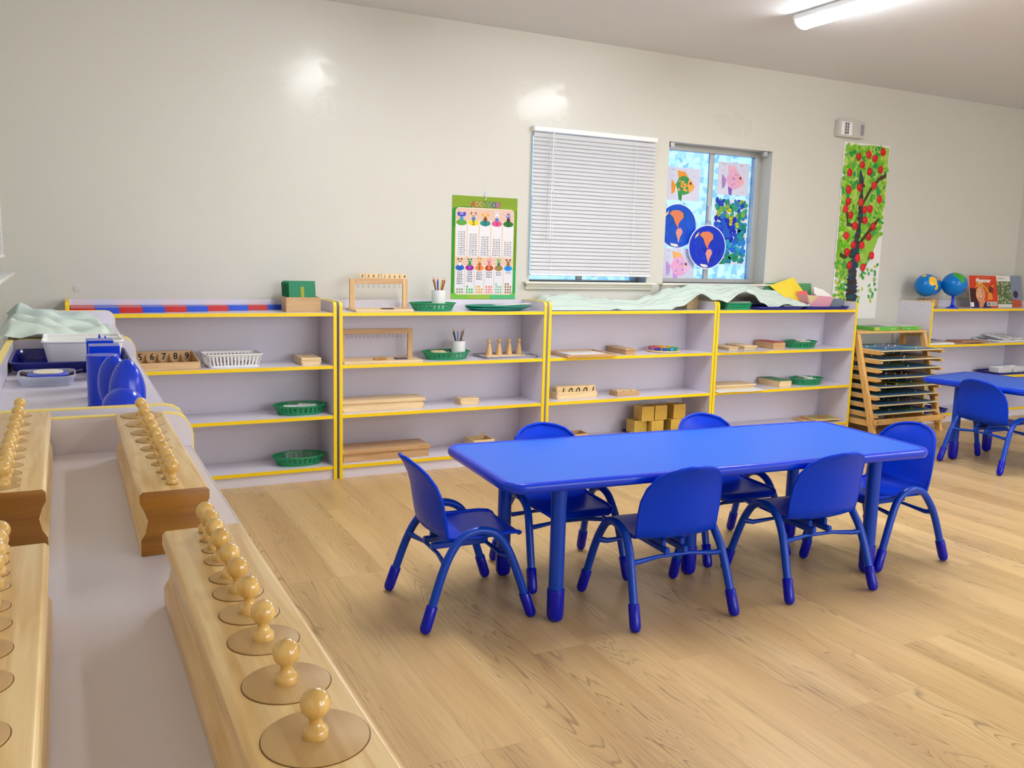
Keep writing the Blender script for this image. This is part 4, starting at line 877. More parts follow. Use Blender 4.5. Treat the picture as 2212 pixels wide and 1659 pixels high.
for k in range(5):
    u0_, u1_ = x0+wcol*k+.004, x0+wcol*(k+1)-.004; a.poly(rrect(u0_, u1_, .236, .425, .006, 2), S(228, 226, 230), ti)
    for q in range(14): a.rect(u1_+.002, u1_+.0055, .245+.0125*q, .251+.0125*q, S(186, 160, 140), ti)
    um = (u0_+u1_)/2; a.ell(um, .425, .033, .0165, S(*ov1[k]), ti+1, 20); a.text(str(k+1), um, .4145, .021, S(*nm1[k]), ti+2, bold=.03)
    n_ = 11-k
    for q in range(n_):
        e_ = '%d + %d = %d' % (k+1, q+1, k+q+2); a.text(e_, um, .243+.0125*(n_-1-q), .0098, S(36, 34, 50), ti+2, sx=.80 if q+1 < 10 else .68, bold=.03)
ov2 = [(10, 90, 200), (150, 30, 150), (238, 130, 50), (180, 70, 10), (170, 115, 50), (10, 150, 235)]; nm2 = [(0, 110, 60), (190, 80, 190), (30, 110, 80), (225, 150, 110), (90, 150, 80), (10, 60, 130)]; wc2 = (x1-x0)/6
for k in range(6):
    u0_, u1_ = x0+wc2*k+.003, x0+wc2*(k+1)-.003; a.poly(rrect(u0_, u1_, .030, .170, .006, 2), S(228, 226, 232), ti); um = (u0_+u1_)/2
    for q in range(11): a.rect(u1_+.001, u1_+.004, .04+.0125*q, .046+.0125*q, S(180, 160, 170), ti)
    a.ell(um, .175, .027, .0165, S(*ov2[k]), ti+1, 20); a.text(str(k+6), um, .166, .018, S(*nm2[k]), ti+2, bold=.03)
    for q in range(6-k): a.text('%d+%d=%d' % (k+6, q+1, k+q+7), um, .145-.0125*q, .0098, S(36, 34, 50), ti+2, sx=.80 if k < 4 else .66, bold=.03)
    cc = [(150, 150, 110), (70, 180, 90), (220, 165, 70), (235, 130, 125), (130, 180, 150), (150, 115, 60)][k]; rr = random.Random(k)
    for q in range(k+6): a.ell(um-.015+.015*(q % 3)+.002*rr.random(), .038+.0155*(q//3), .0065, .0068, S(*cc), ti+1, 8); a.ell(um-.016+.015*(q % 3), .041+.0155*(q//3), .003, .003, S(min(255, cc[0]+40), min(255, cc[1]+40), min(255, cc[2]+40)), ti+2, 6)
def animal(u, v, s_, body, head, ears, l):
    a.ell(u, v, .010*s_, .011*s_, S(*body), l, 12)
    for d in (-1, 1): a.ell(u+d*ears[0]*s_, v+ears[1]*s_, ears[2]*s_, ears[3]*s_, S(*ears[4]), l, 10, rot=d*-.3)
    a.ell(u, v+.018*s_, .0115*s_, .0105*s_, S(*head), l+1, 12)
    for d in (-1, 1): a.ell(u+d*.004*s_, v+.020*s_, .0028*s_, .0034*s_, S(245, 245, 245), l+2, 8); a.ell(u+d*.004*s_, v+.0195*s_, .0012*s_, .0014*s_, BLK, l+3, 6)
    a.ell(u, v+.0135*s_, .0035*s_, .0022*s_, S(90, 50, 50), l+2, 8)
an = [((60, 150, 190), (60, 60, 180), (.014, .020, .009, .011, (70, 70, 200))), ((60, 130, 180), (215, 170, 140), (.011, .025, .006, .007, (170, 100, 60))), ((120, 60, 20), (235, 175, 60), (.012, .022, .009, .006, (225, 150, 40))), ((90, 110, 190), (235, 225, 230), (.006, .034, .0035, .011, (225, 215, 235))), ((60, 40, 40), (110, 110, 200), (.002, .030, .004, .004, (90, 90, 190)))]
for k in range(5): animal(x0+wcol*(k+.5), .448, 1.15, *an[k], ti+2)
an = [((230, 225, 225), (190, 150, 80), (.010, .026, .006, .006, (90, 60, 20))), ((30, 140, 60), (40, 150, 70), (.010, .026, .005, .005, (30, 130, 60))), ((180, 90, 30), (240, 180, 70), (.007, .028, .005, .008, (210, 120, 30))), ((235, 120, 130), (235, 110, 125), (.009, .027, .005, .005, (240, 140, 150))), ((40, 120, 100), (110, 170, 70), (.007, .028, .005, .005, (110, 170, 70))), ((150, 95, 40), (150, 100, 40), (.012, .026, .005, .007, (110, 70, 30)))]
for k in range(6): animal(x0+wc2*(k+.5), .196, 1.0, *an[k], ti+2)
TXU = [.126, .151, .177, .196, .211, .231, .254, .281]
tc = [(225, 90, 60), (240, 190, 90), (200, 200, 90), (150, 200, 80), (90, 180, 110), (80, 190, 220), (90, 120, 190), (220, 110, 190)]
for i, c in enumerate('ADDITION'):
    a.text(c, TXU[i], .5140, .031, S(110, 80, 70), ti+1, bold=.05, sx=.92); a.text(c, TXU[i], .5148, .0295, S(*tc[i]), ti+2, bold=.0, sx=.92)
a.ell(.200, .556, .011, .008, S(120, 150, 30), ti+3); a.ell(.200, .556, .004, .004, S(235, 245, 150), ti+4)
a.build('poster_sheet', 'print', t, smooth=False)
MB().prism([(.192, .573), (.214, .573), (.212, .600), (.205, .606), (.196, .602)], -.004, .0015, 'y').build('adhesive_hook', 'film', t, bevel=.001)
MB().tube([(.202, -.0055, .560), (.205, -.006, .575), (.209, -.005, .590)], .0022, 6).build('hook_pin', 'white', t)

# art in window 2 (glass plane at y = .112); positions in metres from the sill
def sheet_thing(name, label, cat, x, z, y, a, grp=None, ry=0):
    o = a.build(name, 'print', None, loc=(x, y, z), smooth=False); o.rotation_euler = (0, ry, 0); return tag(o, label, cat, grp)
def fish(a, u, v, s_, cols, l, rnd):
    P = lambda pts: [(u+x*s_, v+y*s_) for x, y in pts]
    a.poly(P([(-1.0, .35), (-.75, .1), (-.62, -.05), (-.7, -.5), (-.95, -.65), (-1.02, -.1)]), S(*cols[0]), l)
    a.poly(P([(-.55, .95), (.15, .85), (.35, .55), (-.1, .35), (-.45, .45)]), S(*cols[1]), l)
    a.poly(P([(-.45, -.45), (-.05, -.55), (-.1, -1.1), (-.35, -1.0)]), S(*cols[3]), l)
    a.poly(P([(-.65, 0), (-.4, .45), (0, .62), (.45, .5), (.8, .15), (.98, -.08), (.85, -.3), (.5, -.55), (.05, -.68), (-.4, -.5)]), S(*cols[2]), l+1)
    a.poly(P([(.42, .5), (.8, .15), (.98, -.08), (.85, -.3), (.5, -.52), (.38, 0)]), S(*cols[4]), l+2)
    for q in range(16): a.ell(u+(-.35+.7*rnd.random())*s_, v+(-.4+.8*rnd.random())*s_, .12*s_, .09*s_, S(*cols[rnd.randrange(len(cols))]), l+3+q, 8, jit=.4, rnd=rnd)
    a.ell(u+.6*s_, v+.12*s_, .10*s_, .10*s_, S(120, 80, 60), l+20, 12); a.ell(u+.6*s_, v+.12*s_, .05*s_, .05*s_, BLK, l+21, 8)
def fish_sheet(x0, x1, z0, z1, cols, label, seed, y=.100):
    a = Art(eps=.00006); W_, H_ = x1-x0, z1-z0; a.sheet(0, W_, 0, H_, S(212, 214, 236), .0006); a.l = 1
    fish(a, W_*.50, H_*.48, min(W_, H_)*.46, cols, 2, random.Random(seed))
    a.text('The fish', W_*.17, H_*.92, .007, S(70, 70, 80), 2)
    for (u, v) in ((.1, .72), (.75, .75), (.12, .2), (.75, .1), (.45, .93)): a.rect(W_*u, W_*(u+.12), H_*v, H_*v+.0012, S(110, 110, 130), 2)
    if 'purple' in label: a.text('Ella', W_*.75, H_*.90, .011, S(90, 80, 60), 2)
    return sheet_thing('fish_drawing', label, 'drawing', x0, z0, y, a, 'fish drawings in the window')
fish_sheet(3.700, 3.965, 1.532, 1.737, [(232, 150, 40), (230, 150, 50), (60, 150, 80), (40, 140, 80), (238, 170, 80)], 'orange and green coloured-in fish drawing in the upper left window pane', 3)
fish_sheet(3.700, 3.955, 1.010, 1.225, [(190, 150, 220), (240, 180, 110), (235, 170, 215), (200, 150, 225), (232, 190, 225)], 'pink and mauve fish drawing in the lower left window corner', 4)
fish_sheet(4.110, 4.375, 1.588, 1.798, [(165, 130, 195), (230, 180, 200), (225, 170, 210), (130, 90, 190), (236, 175, 185)], 'pink and purple fish drawing in the upper right window pane', 5)
def earth(cx, cz, r, y, label, c0, seed):
    a = Art(eps=.00008); n = 40; pr = [(r*1.16*cos(2*pi*k/n), r*1.08*sin(2*pi*k/n)) for k in range(n)]
    a.add([(u, 0, v) for u, v in pr]+[(u, .0008, v) for u, v in pr], [tuple(range(n)), tuple(range(2*n-1, n-1, -1))]+[(i, i+n, (i+1) % n+n, (i+1) % n) for i in range(n)], 0, S(225, 230, 245)); a.l = 1
    a.ell(0, 0, r*1.11, r*1.03, S(*c0), 1, 36); rr = random.Random(seed)
    for q in range(26):
        t_ = rr.random()*6.28; d = r*.80*math.sqrt(rr.random()); a.ell(d*cos(t_), d*sin(t_), r*.22, r*.07, S(c0[0]+rr.randrange(12), c0[1]+rr.randrange(-18, 25), min(255, c0[2]+rr.randrange(-25, 30))), 2+q, 8, rot=t_+1.57)
    s_ = r
    a.poly([(u*s_, v*s_) for u, v in [(-.35, .72), (.05, .75), (.30, .62), (.32, .40), (.12, .22), (.02, .02), (.10, -.08), (-.02, -.05), (-.15, .12), (-.28, .40), (-.52, .58)]], S(222, 128, 84), 32)
    a.poly([(u*s_, v*s_) for u, v in [(-.02, -.12), (.22, -.10), (.32, -.28), (.18, -.52), (.10, -.82), (.02, -.60), (-.10, -.32)]], S(226, 150, 140), 32)
    a.poly([(u*s_, v*s_) for u, v in [(-.40, -.82), (.0, -.86), (.12, -.96), (-.10, -1.0), (-.35, -.93)]], S(228, 222, 215), 32)
    a.poly([(u*s_, v*s_) for u, v in [(-.75, .55), (-.55, .72), (-.60, .55), (-.80, .38)]], S(225, 215, 140), 32)
    return sheet_thing('paper_earth', label, 'paper craft', cx, cz, y, a, 'painted paper earths')
earth(3.800, 1.368, .134, .096, 'painted paper earth at the left edge of the right window', (10, 80, 200), 1)
earth(4.030, 1.240, .134, .068, 'painted paper earth overlapping the window divider, lower of the two', (5, 50, 190), 2)
a = Art(eps=.00003); a.sheet(0, .290, 0, .430, S(215, 222, 238), .0006); rr = random.Random(11)
for q in range(340):
    v = rr.random(); u = .012+.266*rr.random(); g = [(20, 120, 90), (30, 100, 190), (10, 60, 190), (15, 150, 110), (20, 130, 190)]
    if v > .72: c = rr.choice([(30, 140, 100), (40, 120, 190), (130, 170, 60), (20, 60, 190), (40, 160, 130)])
    elif v > .35: c = rr.choice([(5, 40, 185), (0, 30, 170), (20, 90, 200), (15, 60, 200)]) if u < .20 else rr.choice([(20, 130, 110), (20, 90, 180), (30, 140, 150)])
    elif v > .15: c = rr.choice([(30, 130, 215), (30, 160, 200), (20, 100, 210)])
    else: c = rr.choice([(20, 140, 80), (40, 150, 120), (30, 120, 170)])
    a.ell(u, .012+.406*v, .020, .015, S(*c), 2+q % 70, 8, rot=rr.random()*3, jit=.4, rnd=rr)
for u, v in ((.12, .35), (.135, .36), (.145, .30), (.15, .285), (.147, .27), (.20, .27), (.205, .255)): a.ell(u, v, .013, .011, S(225, 205, 30), 75, 9, jit=.4, rnd=rr)
sheet_thing('dabbed_painting', 'sheet dabbed with blue and green paint in the right window pane', 'painting', 4.098, 1.130, .106, a)

# emergency light
t = thing('emergency_light', 'small grey emergency light box high on the wall above the tree painting', 'light fitting', (5.020, -.001, 2.020))
MB().prism(rrect(0, .245, 0, .112, .012), -.042, 0, 'y').build('housing', mat('grey_plastic', S(196, 194, 186), .4), t, bevel=.004, seg=2)
MB().box(.02, .12, -.0445, -.0422, .012, .100).build('lens_panel', 'white', t, bevel=.001)
for i in range(2):
    for j in range(4):
        MB().lathe([(0, 0), (.009, .0005), (.010, .0015), (.004, .003), (0, .003)], 12).build('led_lens', 'metal', t).matrix_local = Matrix.Translation((.058+.022*i, -.0446, .026+.020*j)) @ Matrix.Rotation(pi/2, 4, 'X')
MB().box(.205, .235, -.0438, -.0422, .02, .092).build('side_grille', 'screw', t, bevel=.0006)
# tree painting
rr = random.Random(21); a = Art(eps=.00003); TW, TH = .455, 1.235
def wav(v): return .0
a.sheet(0, TW, 0, TH, S(232, 232, 228), .0008)
a.poly([(.01, .40), (.03, .33), (.14, .32), (.24, .42), (.33, .40), (.40, .55), (.445, .80), (.45, 1.22), (.30, 1.23), (.05, 1.21), (.015, .9)], S(150, 196, 70), 1)
for q in range(300):
    v = .30+.68*rr.random(); u = rr.random()
    if v < .48 and u > .62: continue
    a.ell(.02+(TW-.04)*u, v*TH, .030*(.6+.6*rr.random()), .022*(.6+.6*rr.random()), S(*rr.choice([(165, 205, 90), (135, 190, 60), (185, 212, 110), (120, 180, 70)])), 2+q % 50, 8, rot=rr.random()*3, jit=.5, rnd=rr)
for q in range(430):
    v = .30+.70*rr.random(); u = rr.random(); 
    if v < .48 and u > .60: continue
    c = rr.choice([(120, 190, 40), (90, 175, 50), (150, 200, 60), (60, 160, 60), (175, 205, 80), (40, 150, 70), (110, 180, 30)])
    if .42 < v < .62 and u < .4: c = rr.choice([(95, 185, 20), (80, 170, 30), (150, 190, 30)])
    a.ell(.015+(TW-.03)*u, v*TH*.985, .018*(.5+rr.random()), .012*(.6+rr.random()), S(*c), 52+q % 60, 8, rot=rr.random()*3, jit=.5, rnd=rr)
for q in range(90): a.ell(.012+.13*rr.random(), TH*(.10+.22*rr.random()), .017, .012, S(*rr.choice([(150, 195, 60), (200, 205, 60), (110, 180, 60), (70, 160, 70)])), 3+q % 45, 8, rot=rr.random()*3, jit=.5, rnd=rr)
for q in range(95):
    u, v = rr.random(), .09+.28*rr.random()
    if .25 < u < .55: continue
    a.ell(.02+(TW-.04)*u, v*TH, .015, .011, S(*rr.choice([(90, 180, 90), (150, 195, 80), (190, 200, 60), (60, 150, 80)])), 3+q % 40, 8, rot=rr.random()*3, jit=.5, rnd=rr)
def stroke(pts, w0, w1, cols, l, step=.012):
    for (xa, ya), (xb, yb) in zip(pts, pts[1:]):
        n_ = max(2, int(math.hypot(xb-xa, yb-ya)/step))
        for k in range(n_): f = k/n_; a.ell(xa+(xb-xa)*f, ya+(yb-ya)*f, (w0+(w1-w0)*f)*(.8+.4*rr.random()), .016, S(*rr.choice(cols)), l*7+k % 9, 8, rot=rr.random()-.5, jit=.4, rnd=rr)
TR = [(45, 50, 62), (60, 55, 60), (35, 60, 90), (55, 45, 45), (30, 75, 85)]
stroke([(.195, .02), (.185, .20)], .060, .056, TR, 17, .008); stroke([(.185, .20), (.18, .36), (.19, .55)], .054, .036, TR, 17, .008); stroke([(.19, .55), (.21, .70), (.20, .95), (.175, 1.05)], .032, .009, TR, 17)
stroke([(.20, .52), (.30, .62), (.40, .72)], .012, .008, [(70, 55, 35), (60, 60, 30)], 18); stroke([(.17, .50), (.09, .44), (.03, .46)], .010, .008, [(70, 55, 35)], 18)
stroke([(.21, .80), (.29, .92), (.37, 1.00), (.44, 1.03)], .010, .009, [(80, 55, 45)], 18); stroke([(.19, .66), (.09, .67), (.06, .82)], .009, .008, [(75, 60, 45)], 18)
ap = [(.33, 1.15), (.20, 1.12), (.11, 1.10), (.26, 1.10), (.15, 1.05), (.22, 1.01), (.32, 1.03), (.04, .99), (.27, .92), (.14, .90), (.04, .88), (.33, .83), (.16, .80), (.025, .75), (.25, .76), (.075, .71), (.20, .75), (.21, .68), (.12, .64), (.29, .64), (.05, .57), (.26, .57), (.20, .51), (.12, .51), (.07, .46), (.30, .44), (.17, .42), (.23, .36), (.10, .37), (.045, .80)]
for i, (u, v) in enumerate(ap):
    u = u*1.08+.03; v = v*1.035
    a.ell(u, v, .027, .029, S(*rr.choice([(205, 20, 35), (190, 25, 30), (215, 35, 45)])), 140+2*i, 10, jit=.2, rnd=rr); a.ell(u-.006, v+.006, .010, .012, S(225, 55, 60), 141+2*i, 8, jit=.3, rnd=rr)
a.m = Matrix.Identity(4); o = a.build('tree_painting', 'print', None, loc=(5.118, -.0035, .762), smooth=False)
for v in o.data.vertices: v.co.y += -.004*(1-cos(v.co.z*5))*.5
tag(o, 'tall painted paper apple tree with red apples on the back wall', 'painting')
o = MB().box(0, .20, -.012, -.001, 0, .05).build('wall_rail', 'trim', None, bevel=.003, loc=(5.16, 0, .705)); tag(o, 'short pale moulding low on the wall under the tree painting', 'moulding')
o = MB().prism(rrect(0, .03, 0, .028, .008), -.006, 0, 'y').build('adhesive_pad', 'film', None, bevel=.001, loc=(.285, -.001, .935)); tag(o, 'small clear adhesive pad on the wall above the corner unit', 'pad')

# ================================================================== map rack
t = thing('puzzle_rack', 'pine rack holding eight map puzzles, between the fourth unit and the corner unit', 'rack', (5.087, 0, 0)); RW = .70
MB().box(0, RW, -.285, -.075, .680, .697).build('top_board', 'pine', t, bevel=.002)
for x in (0.002, RW-.030):
    MB().prism([(-.245, .679), (-.285, .679), (-.495, 0), (-.450, 0)], x, x+.028, 'x').build('front_leg', 'pinez', t, bevel=.0015)
    MB().prism([(-.085, .679), (-.125, .679), (-.075, 0), (-.030, 0)], x, x+.028, 'x').build('back_leg', 'pinez', t, bevel=.0015)
    MB().box(x+.004, x+.024, -.2445, -.1255, .645, .679).build('end_rail', 'pine', t, bevel=.001)
for k in range(8):
    z = .552-.0622*k
    for s_, x in (('l', .031), ('r', RW-.057)):
        p = [(-.035, z), (-.452, z), (-.452, z+.007), (-.470, z+.007), (-.470, z+.016), (-.440, z+.022), (-.035, z+.022)]
        MB().prism(p, x, x+.026, 'x').build('rail', 'pine', t, bevel=.001)
MB().box(-.004, RW+.004, -.504, -.486, .080, .117).build('front_beam', 'pine', t, bevel=.0015)
for x in (.014, RW-.014): MB().lathe([(.005, 0), (.004, .001)], 10).build('bolt_head', 'dark', t).matrix_local = Matrix.Translation((x, -.5042, .098)) @ Matrix.Rotation(pi/2, 4, 'X')
for x in (.029, RW-.049): MB().box(x, x+.02, -.47, -.05, .055, .095).build('lower_rail', 'pine', t, bevel=.0015)
rk = ['topmost', 'second from the top', 'third from the top', 'fourth from the top', 'fifth from the top', 'third from the bottom', 'second from the bottom', 'bottom']
for k in range(8):
    z = .5745-.0622*k; g = thing('map_puzzle', 'wooden map puzzle with a blue sea in the pine rack, %s' % rk[k], 'puzzle', (5.435, -.262, z), 0, 'map puzzles in the pine rack'); W_ = .285; D_ = .205
    fr_ = MB(); fr_.box(-W_-.02, W_+.02, -D_-.0, D_, 0, .0075); fr_.build('puzzle_base', 'maple', g, bevel=.001)
    a = Art(flat=True, eps=.0002); a.m = Matrix.Translation((0, 0, .0076)); rr = random.Random(k); a.rect(-W_, W_, -D_+.014, D_-.014, S(70, 130, 180), 1)
    lc = [(150, 190, 215), (210, 190, 120), (140, 170, 130), (200, 150, 120), (190, 180, 90), (120, 160, 180), (150, 140, 160), (110, 150, 120)][k]
    for q in range(7): a.ell(-W_*.7+W_*1.4*rr.random(), -D_*.6+D_*1.2*rr.random(), .07+.04*rr.random(), .04+.04*rr.random(), S(lc[0]+rr.randrange(-20, 20), lc[1]+rr.randrange(-20, 20), lc[2]+rr.randrange(-20, 20)), 2+q % 3, 9, jit=.6, rnd=rr)
    a.build('map_print', 'print', g, smooth=False)
    for q in range(7): MB().lathe([(.002, 0), (.002, .006), (.004, .008), (.004, .012), (0, .013)], 8).build('peg', 'white', g, loc=(-W_*.8+W_*1.6*rr.random(), -D_*.8+D_*1.3*rr.random(), .0085))
t = thing('board_game_box', 'flat green and white board game box on top of the pine rack', 'box', (5.505, -.178, .6975))
a = Art(eps=.00015); BW, BD, BH = .235, .088, .026
MB().box(-BW, BW, -BD, BD, 0, BH).build('box_body', mat('game_green', S(96, 190, 70), .4), t, bevel=.001)
a.m = Matrix.Translation((0, -BD-.0002, 0)); a.text('Play and', -.045, .008, .010, S(240, 240, 230), 1); a.text('learn', .115, .008, .010, S(240, 240, 230), 1); a.rect(-BW, -BW+.05, .004, .022, S(200, 190, 90), 1); a.rect(.012, .038, .004, .022, S(180, 110, 70), 1); a.rect(BW-.03, BW-.006, .004, .022, S(170, 200, 80), 1)
a.build('side_print', 'print', t, smooth=False)
a = Art(flat=True); a.m = Matrix.Translation((0, 0, BH+.0002)); a.rect(-BW+.004, BW-.004, -BD+.004, BD-.004, S(226, 232, 222), 1); a.rect(-BW+.02, -.05, -BD+.03, BD-.03, S(110, 120, 110), 2); a.ell(.08, .0, .05, .04, S(150, 190, 120), 2); a.build('top_print', 'print', t, smooth=False)

# ================================================================== corner unit (unit 5)
def globe(label, x, y, z, r, land, tilt, stand, seed, base=None):
    t = thing('globe', label, 'globe', (x, y, z), 0, 'globes on the corner unit')
    nu, nv = 96, 48; b = MB(); rr = random.Random(seed)
    sea = S(10, 120, 205)
    for j in range(nv):
        for i in range(nu):
            q = []
            for di, dj in ((0, 0), (1, 0), (1, 1), (0, 1)):
                th, ph = 2*pi*(i+di)/nu, pi*(j+dj)/nv; q.append((r*sin(ph)*cos(th), r*sin(ph)*sin(th), r*cos(ph)))
            c = Vector(q[0])+Vector(q[2]); c.normalize(); c_ = sea
            for (dx, dy, dz, sz, colr) in land:
                d_ = Vector((dx, dy, dz)).normalized(); n_ = mn.noise(c*3.1+Vector((seed, 0, 0)))*.32+mn.noise(c*8+Vector((seed, 3, 0)))*.12
                if c.dot(d_) > cos(sz*(1+n_)): c_ = S(*colr)
            if j == 0: q = [q[0], q[2], q[3]]
            if j == nv-1: q = [q[0], q[1], q[2]]
            b.add(q[::-1], [tuple(range(len(q)))], 0, c_)
    o = b.build('globe_ball', GM, t, smooth=True, ang=180); me = o.data; bm = bmesh.new(); bm.from_mesh(me); bmesh.ops.remove_doubles(bm, verts=bm.verts, dist=1e-6); bm.to_mesh(me); bm.free(); me.shade_smooth()
    o.location = (0, 0, stand+r)
    return t
GM = print_mat(); GM.name = 'globe_print'; GM.node_tree.nodes['Principled BSDF'].inputs['Roughness'].default_value = .2
YE, GR, OR, PU = (240, 190, 60), (70, 165, 60), (235, 150, 60), (110, 30, 120)
def F3(px, py): # direction on the ball facing the camera: right px, up py
    f = Vector((-.79, -.61, 0)); r_ = Vector((.61, -.79, 0)); k = math.sqrt(max(0, 1-px*px-py*py)); return f*k+r_*px+Vector((0, 0, 1))*py
def wood_stand(t, h):
    MB().lathe([(0, 0), (.052, 0), (.055, .003), (.055, .055), (.052, .060), (0, .060)], 28).build('stand_block', 'tan', t); MB().tube([(0, 0, .060), (0, 0, h+.004)], .003, 8).build('stand_pin', 'metal', t)
g = globe('blue and yellow globe on a wooden stand, leftmost globe', 5.892, -.165, Z4, .082, [(*F3(.55, .45), .45, YE), (*F3(-.25, .85), .20, YE), (*F3(.85, -.15), .25, YE)], 0, .085, 3); wood_stand(g, .085)
g = globe('blue and yellow globe behind the other two globes', 6.045, -.090, Z4+.006, .071, [(*F3(-.3, .55), .55, YE), (*F3(.6, .7), .2, OR)], 0, .085, 5); wood_stand(g, .085)
g = globe('blue and green globe on a blue foot, rightmost globe', 6.145, -.205, Z4, .088, [(*F3(.35, .80), .50, GR), (*F3(.5, .45), .26, GR), (*F3(-.45, .35), .0, YE), (*F3(.85, -.42), .22, PU), (*F3(.95, -.30), .13, (240, 240, 240))], 0, .088, 9)
MB().lathe([(0, 0), (.045, 0), (.046, .006), (.022, .012), (.012, .026), (.010, .060), (.012, .092), (0, .093)], 28).build('stand_foot', 'solid', g, ang=50)
def magazine(label, x, y, z, w, h, a, lean=.26, rz=.0, th=.006, spine=S(235, 235, 230)):
    t = thing('magazine', label, 'magazine', (x, y, z), rz, 'magazines on the corner unit'); t.rotation_euler = (-lean, 0, rz)
    MB().box(-w/2, w/2, 0, th, 0, h).build('pages', mat('mag_pages', spine, .6), t, smooth=False); a.m
    a.build('cover', 'print', t, smooth=False); return t
def AC(w, h): a = Art(eps=.0002); a.m = Matrix.Translation((-w/2, -.0004, 0)); return a
W_, H_ = .298, .248
a = AC(W_, H_); P = lambda pts: [(u*W_, v*H_) for u, v in pts]
a.rect(0, W_, 0, H_, S(206, 62, 32), 1); a.poly(P([(0, 0), (.30, 0), (.22, .6), (.0, .62)]), S(70, 25, 25), 2)
a.poly(P([(.62, .25), (.82, .25), (.80, .5), (.9, .72), (.72, .66), (.66, .45)]), S(222, 140, 60), 2); a.poly(P([(.66, .5), (.84, .44), (.86, .62), (.74, .7)]), S(110, 50, 25), 3)
a.poly(P([(.10, 0), (.16, .18), (.34, .14), (.60, .20), (.72, .06), (.72, 0)]), S(45, 30, 80), 3); a.poly(P([(.30, .02), (.42, .0), (.56, .24), (.32, .24)]), S(206, 140, 100), 4)
a.ell(.38*W_, .42*H_, .17*W_, .24*H_, S(214, 150, 108), 5, 20, rot=-.12); a.ell(.32*W_, .42*H_, .10*W_, .18*H_, S(228, 172, 132), 6, 16, rot=-.12)
a.poly(P([(.18, .60), (.28, .80), (.50, .82), (.66, .66), (.70, .46), (.60, .50), (.54, .62), (.38, .66), (.24, .64)]), S(214, 140, 50), 7); a.poly(P([(.50, .82), (.66, .66), (.70, .46), (.62, .62), (.48, .74)]), S(170, 95, 35), 8)
for u in (.29, .44): a.poly(P([(u-.035, .50), (u, .515), (u+.035, .50), (u, .495)]), S(50, 25, 20), 9); a.poly(P([(u-.04, .545), (u, .565), (u+.04, .545), (u, .555)]), S(70, 40, 25), 9)
a.poly(P([(.35, .50), (.375, .41), (.335, .405)]), S(196, 130, 92), 9); a.poly(P([(.27, .335), (.36, .31), (.46, .35), (.38, .27), (.31, .28)]), S(180, 60, 50), 9); a.poly(P([(.29, .332), (.36, .314), (.44, .343), (.375, .295)]), S(250, 245, 235), 10)
a.text('Myanmar', .50*W_, .79*H_, .032, S(245, 240, 230), 11, bold=.03, shear=.15, sx=.95); a.text('THE WORLD AROUND US', .50*W_, .92*H_, .009, S(225, 160, 90), 11, sx=.95)
a.rect(.58*W_, .96*W_, .05*H_, .19*H_, S(186, 180, 172), 11); a.ell(.66*W_, .12*H_, .03*W_, .035*H_, S(50, 50, 55), 12); a.text('LIBRARY', .84*W_, .10*H_, .008, S(110, 110, 110), 12); a.rect(0, .11*W_, .03*H_, .17*H_, S(235, 240, 245), 11)
magazine('red magazine titled Myanmar with a smiling woman in a headscarf', 6.535, -.195, Z4+.0015, W_, H_, a, .20, -.06)
W2_, H2_ = .27, .25; a = AC(W2_, H2_); rr = random.Random(4)
a.rect(0, W2_, 0, H2_, S(226, 222, 214), 1); a.rect(0, W2_, .10*H2_, .82*H2_, S(96, 116, 78), 2)
for q in range(110): a.ell(W2_*rr.random(), H2_*(.12+.68*rr.random()), .010, .007, S(*rr.choice([(70, 95, 55), (130, 150, 95), (180, 185, 130), (60, 70, 50), (150, 120, 90), (200, 205, 170)])), 3+q % 4, 7, jit=.5, rnd=rr, rot=rr.random()*3)
a.text('GARDENS', .6*W2_, .89*H2_, .012, S(90, 110, 90), 3)
magazine('white magazine with a leafy photo cover, behind the red one', 6.775, -.160, Z4+.0015, W2_, H2_, a, .20, -.04)
a = AC(W2_, H2_); a.rect(0, W2_, 0, H2_, S(130, 140, 165), 1); a.poly([(.06, .06), (.13, .09), (.12, .24), (.09, .22), (.03, .12)], S(180, 60, 100), 2); a.ell(.10, .225, .02, .022, S(90, 60, 50), 3); a.poly([(0, 0), (.27, 0), (.27, .05), (.12, .07), (0, .04)], S(190, 90, 60), 3); a.ell(.2, .10, .03, .03, S(60, 50, 60), 4)
magazine('grey-blue magazine with a figure in pink, cut by the right edge', 6.960, -.120, Z4+.0015, .26, H2_, a, .16, -.03)
card_thing('paper_sheet', 'white papers at the left end of the second shelf, corner unit', 'paper', [(5.845, -.27, Z3+.001), (6.12, -.27, Z3+.001), (6.12, -.10, Z3+.001), (5.845, -.10, Z3+.001)], 'paper', .012)
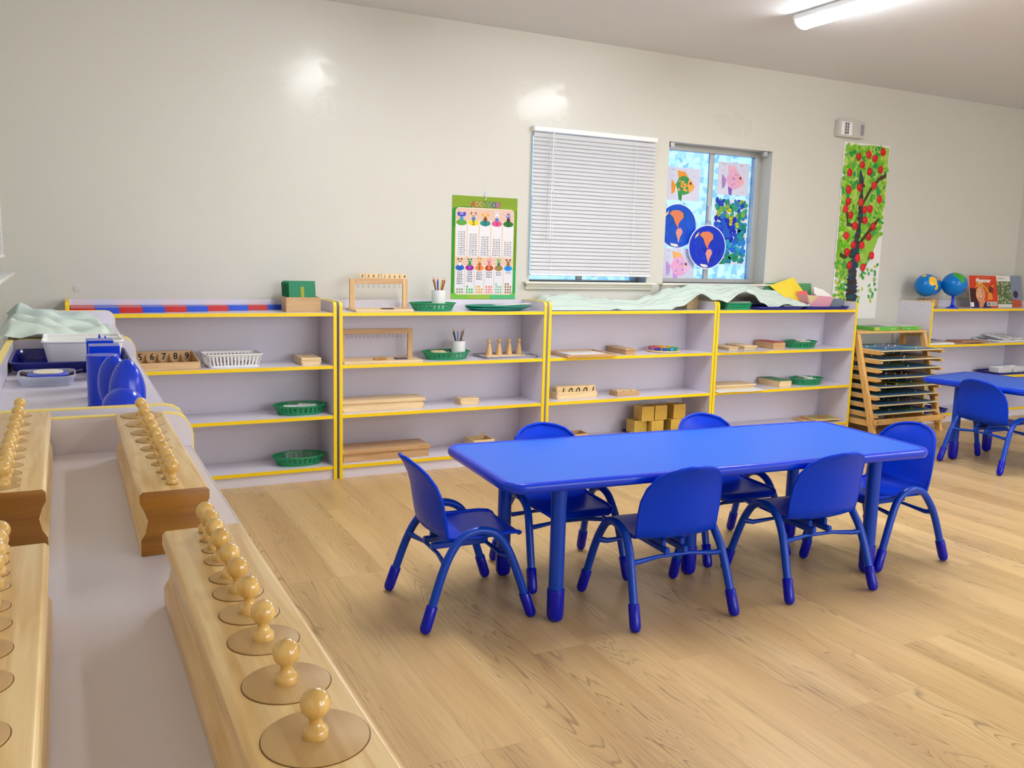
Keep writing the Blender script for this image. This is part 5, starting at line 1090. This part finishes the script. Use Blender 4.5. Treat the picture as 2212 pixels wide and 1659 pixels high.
o = wbox('grey framed tray leaning at the left end of the second shelf, corner unit', 5.87, 6.07, -.20, -.06, Z3+.0135, .014, 'screw', joints=False, name='framed_tray', cat='tray'); 
for i, (x, y, r_, w) in enumerate(((6.40, -.16, .12, .20), (6.36, -.20, -.10, .13))):
    o = MB().box(-w, w, -.075, .075, 0, .009).build('brown_folder', 'cork', None, bevel=.001, loc=(x, y, Z3+.0005+.0095*i)); o.rotation_euler = (0, 0, r_); tag(o, 'flat brown folder on the second shelf of the corner unit, %s' % ('lower one' if i == 0 else 'upper one'), 'folder', 'brown folders')
t = thing('tray', 'white tray with black handles on the second shelf of the corner unit', 'tray', (6.86, -.150, Z3)); b = MB().prism(rrect(-.20, .20, -.115, .115, .015), 0, .006); b.build('tray_base', 'white', t, bevel=.001)
MB().tube([(x, y, .012) for x, y in rrect(-.205, .205, -.12, .12, .018)], .006, 6, closed=True).build('rim', 'white', t, ang=70); MB().tube([(-.205, -.02, .015), (-.21, .06, .022), (-.15, .115, .022)], .004, 6).build('handle', 'dark', t)
for i, x in enumerate((6.82, 6.95)):
    a = Art(flat=True, eps=.0003); a.sheet(-.055, .055, -.08, .08, S(226, 224, 222), .014); rr = random.Random(i)
    for q in range(14): a.ell(-.045+.09*rr.random(), -.06+.12*rr.random(), .014, .008, S(*[rr.randrange(180, 215)]*3), 1+q % 3, 7, jit=.5, rnd=rr)
    o = a.build('grey_booklet', 'print', None, loc=(x, -.14, Z3+.040), smooth=False); o.rotation_euler = (.16, 0, .12); tag(o, 'pale grey booklet on the white tray, %s of the pair' % ('left' if i == 0 else 'right'), 'booklet', 'grey booklets')
rtray('navy blue tray under the two white bins, third shelf of the corner unit', 6.90, -.150, Z2, .20, .115, .014, 'navy')
bin_('shallow white bin on the third shelf of the corner unit, left of the pair', 6.72, 6.90, -.245, -.14, Z2+.0045, .045, 'shallow white bins'); bin_('shallow white bin on the third shelf of the corner unit, right of the pair', 6.91, 7.06, -.24, -.13, Z2+.0045, .045, 'shallow white bins')
rtray('navy blue tray on the bottom shelf of the corner unit', 6.02, -.16, Z1, .14, .10, .022, 'navy')
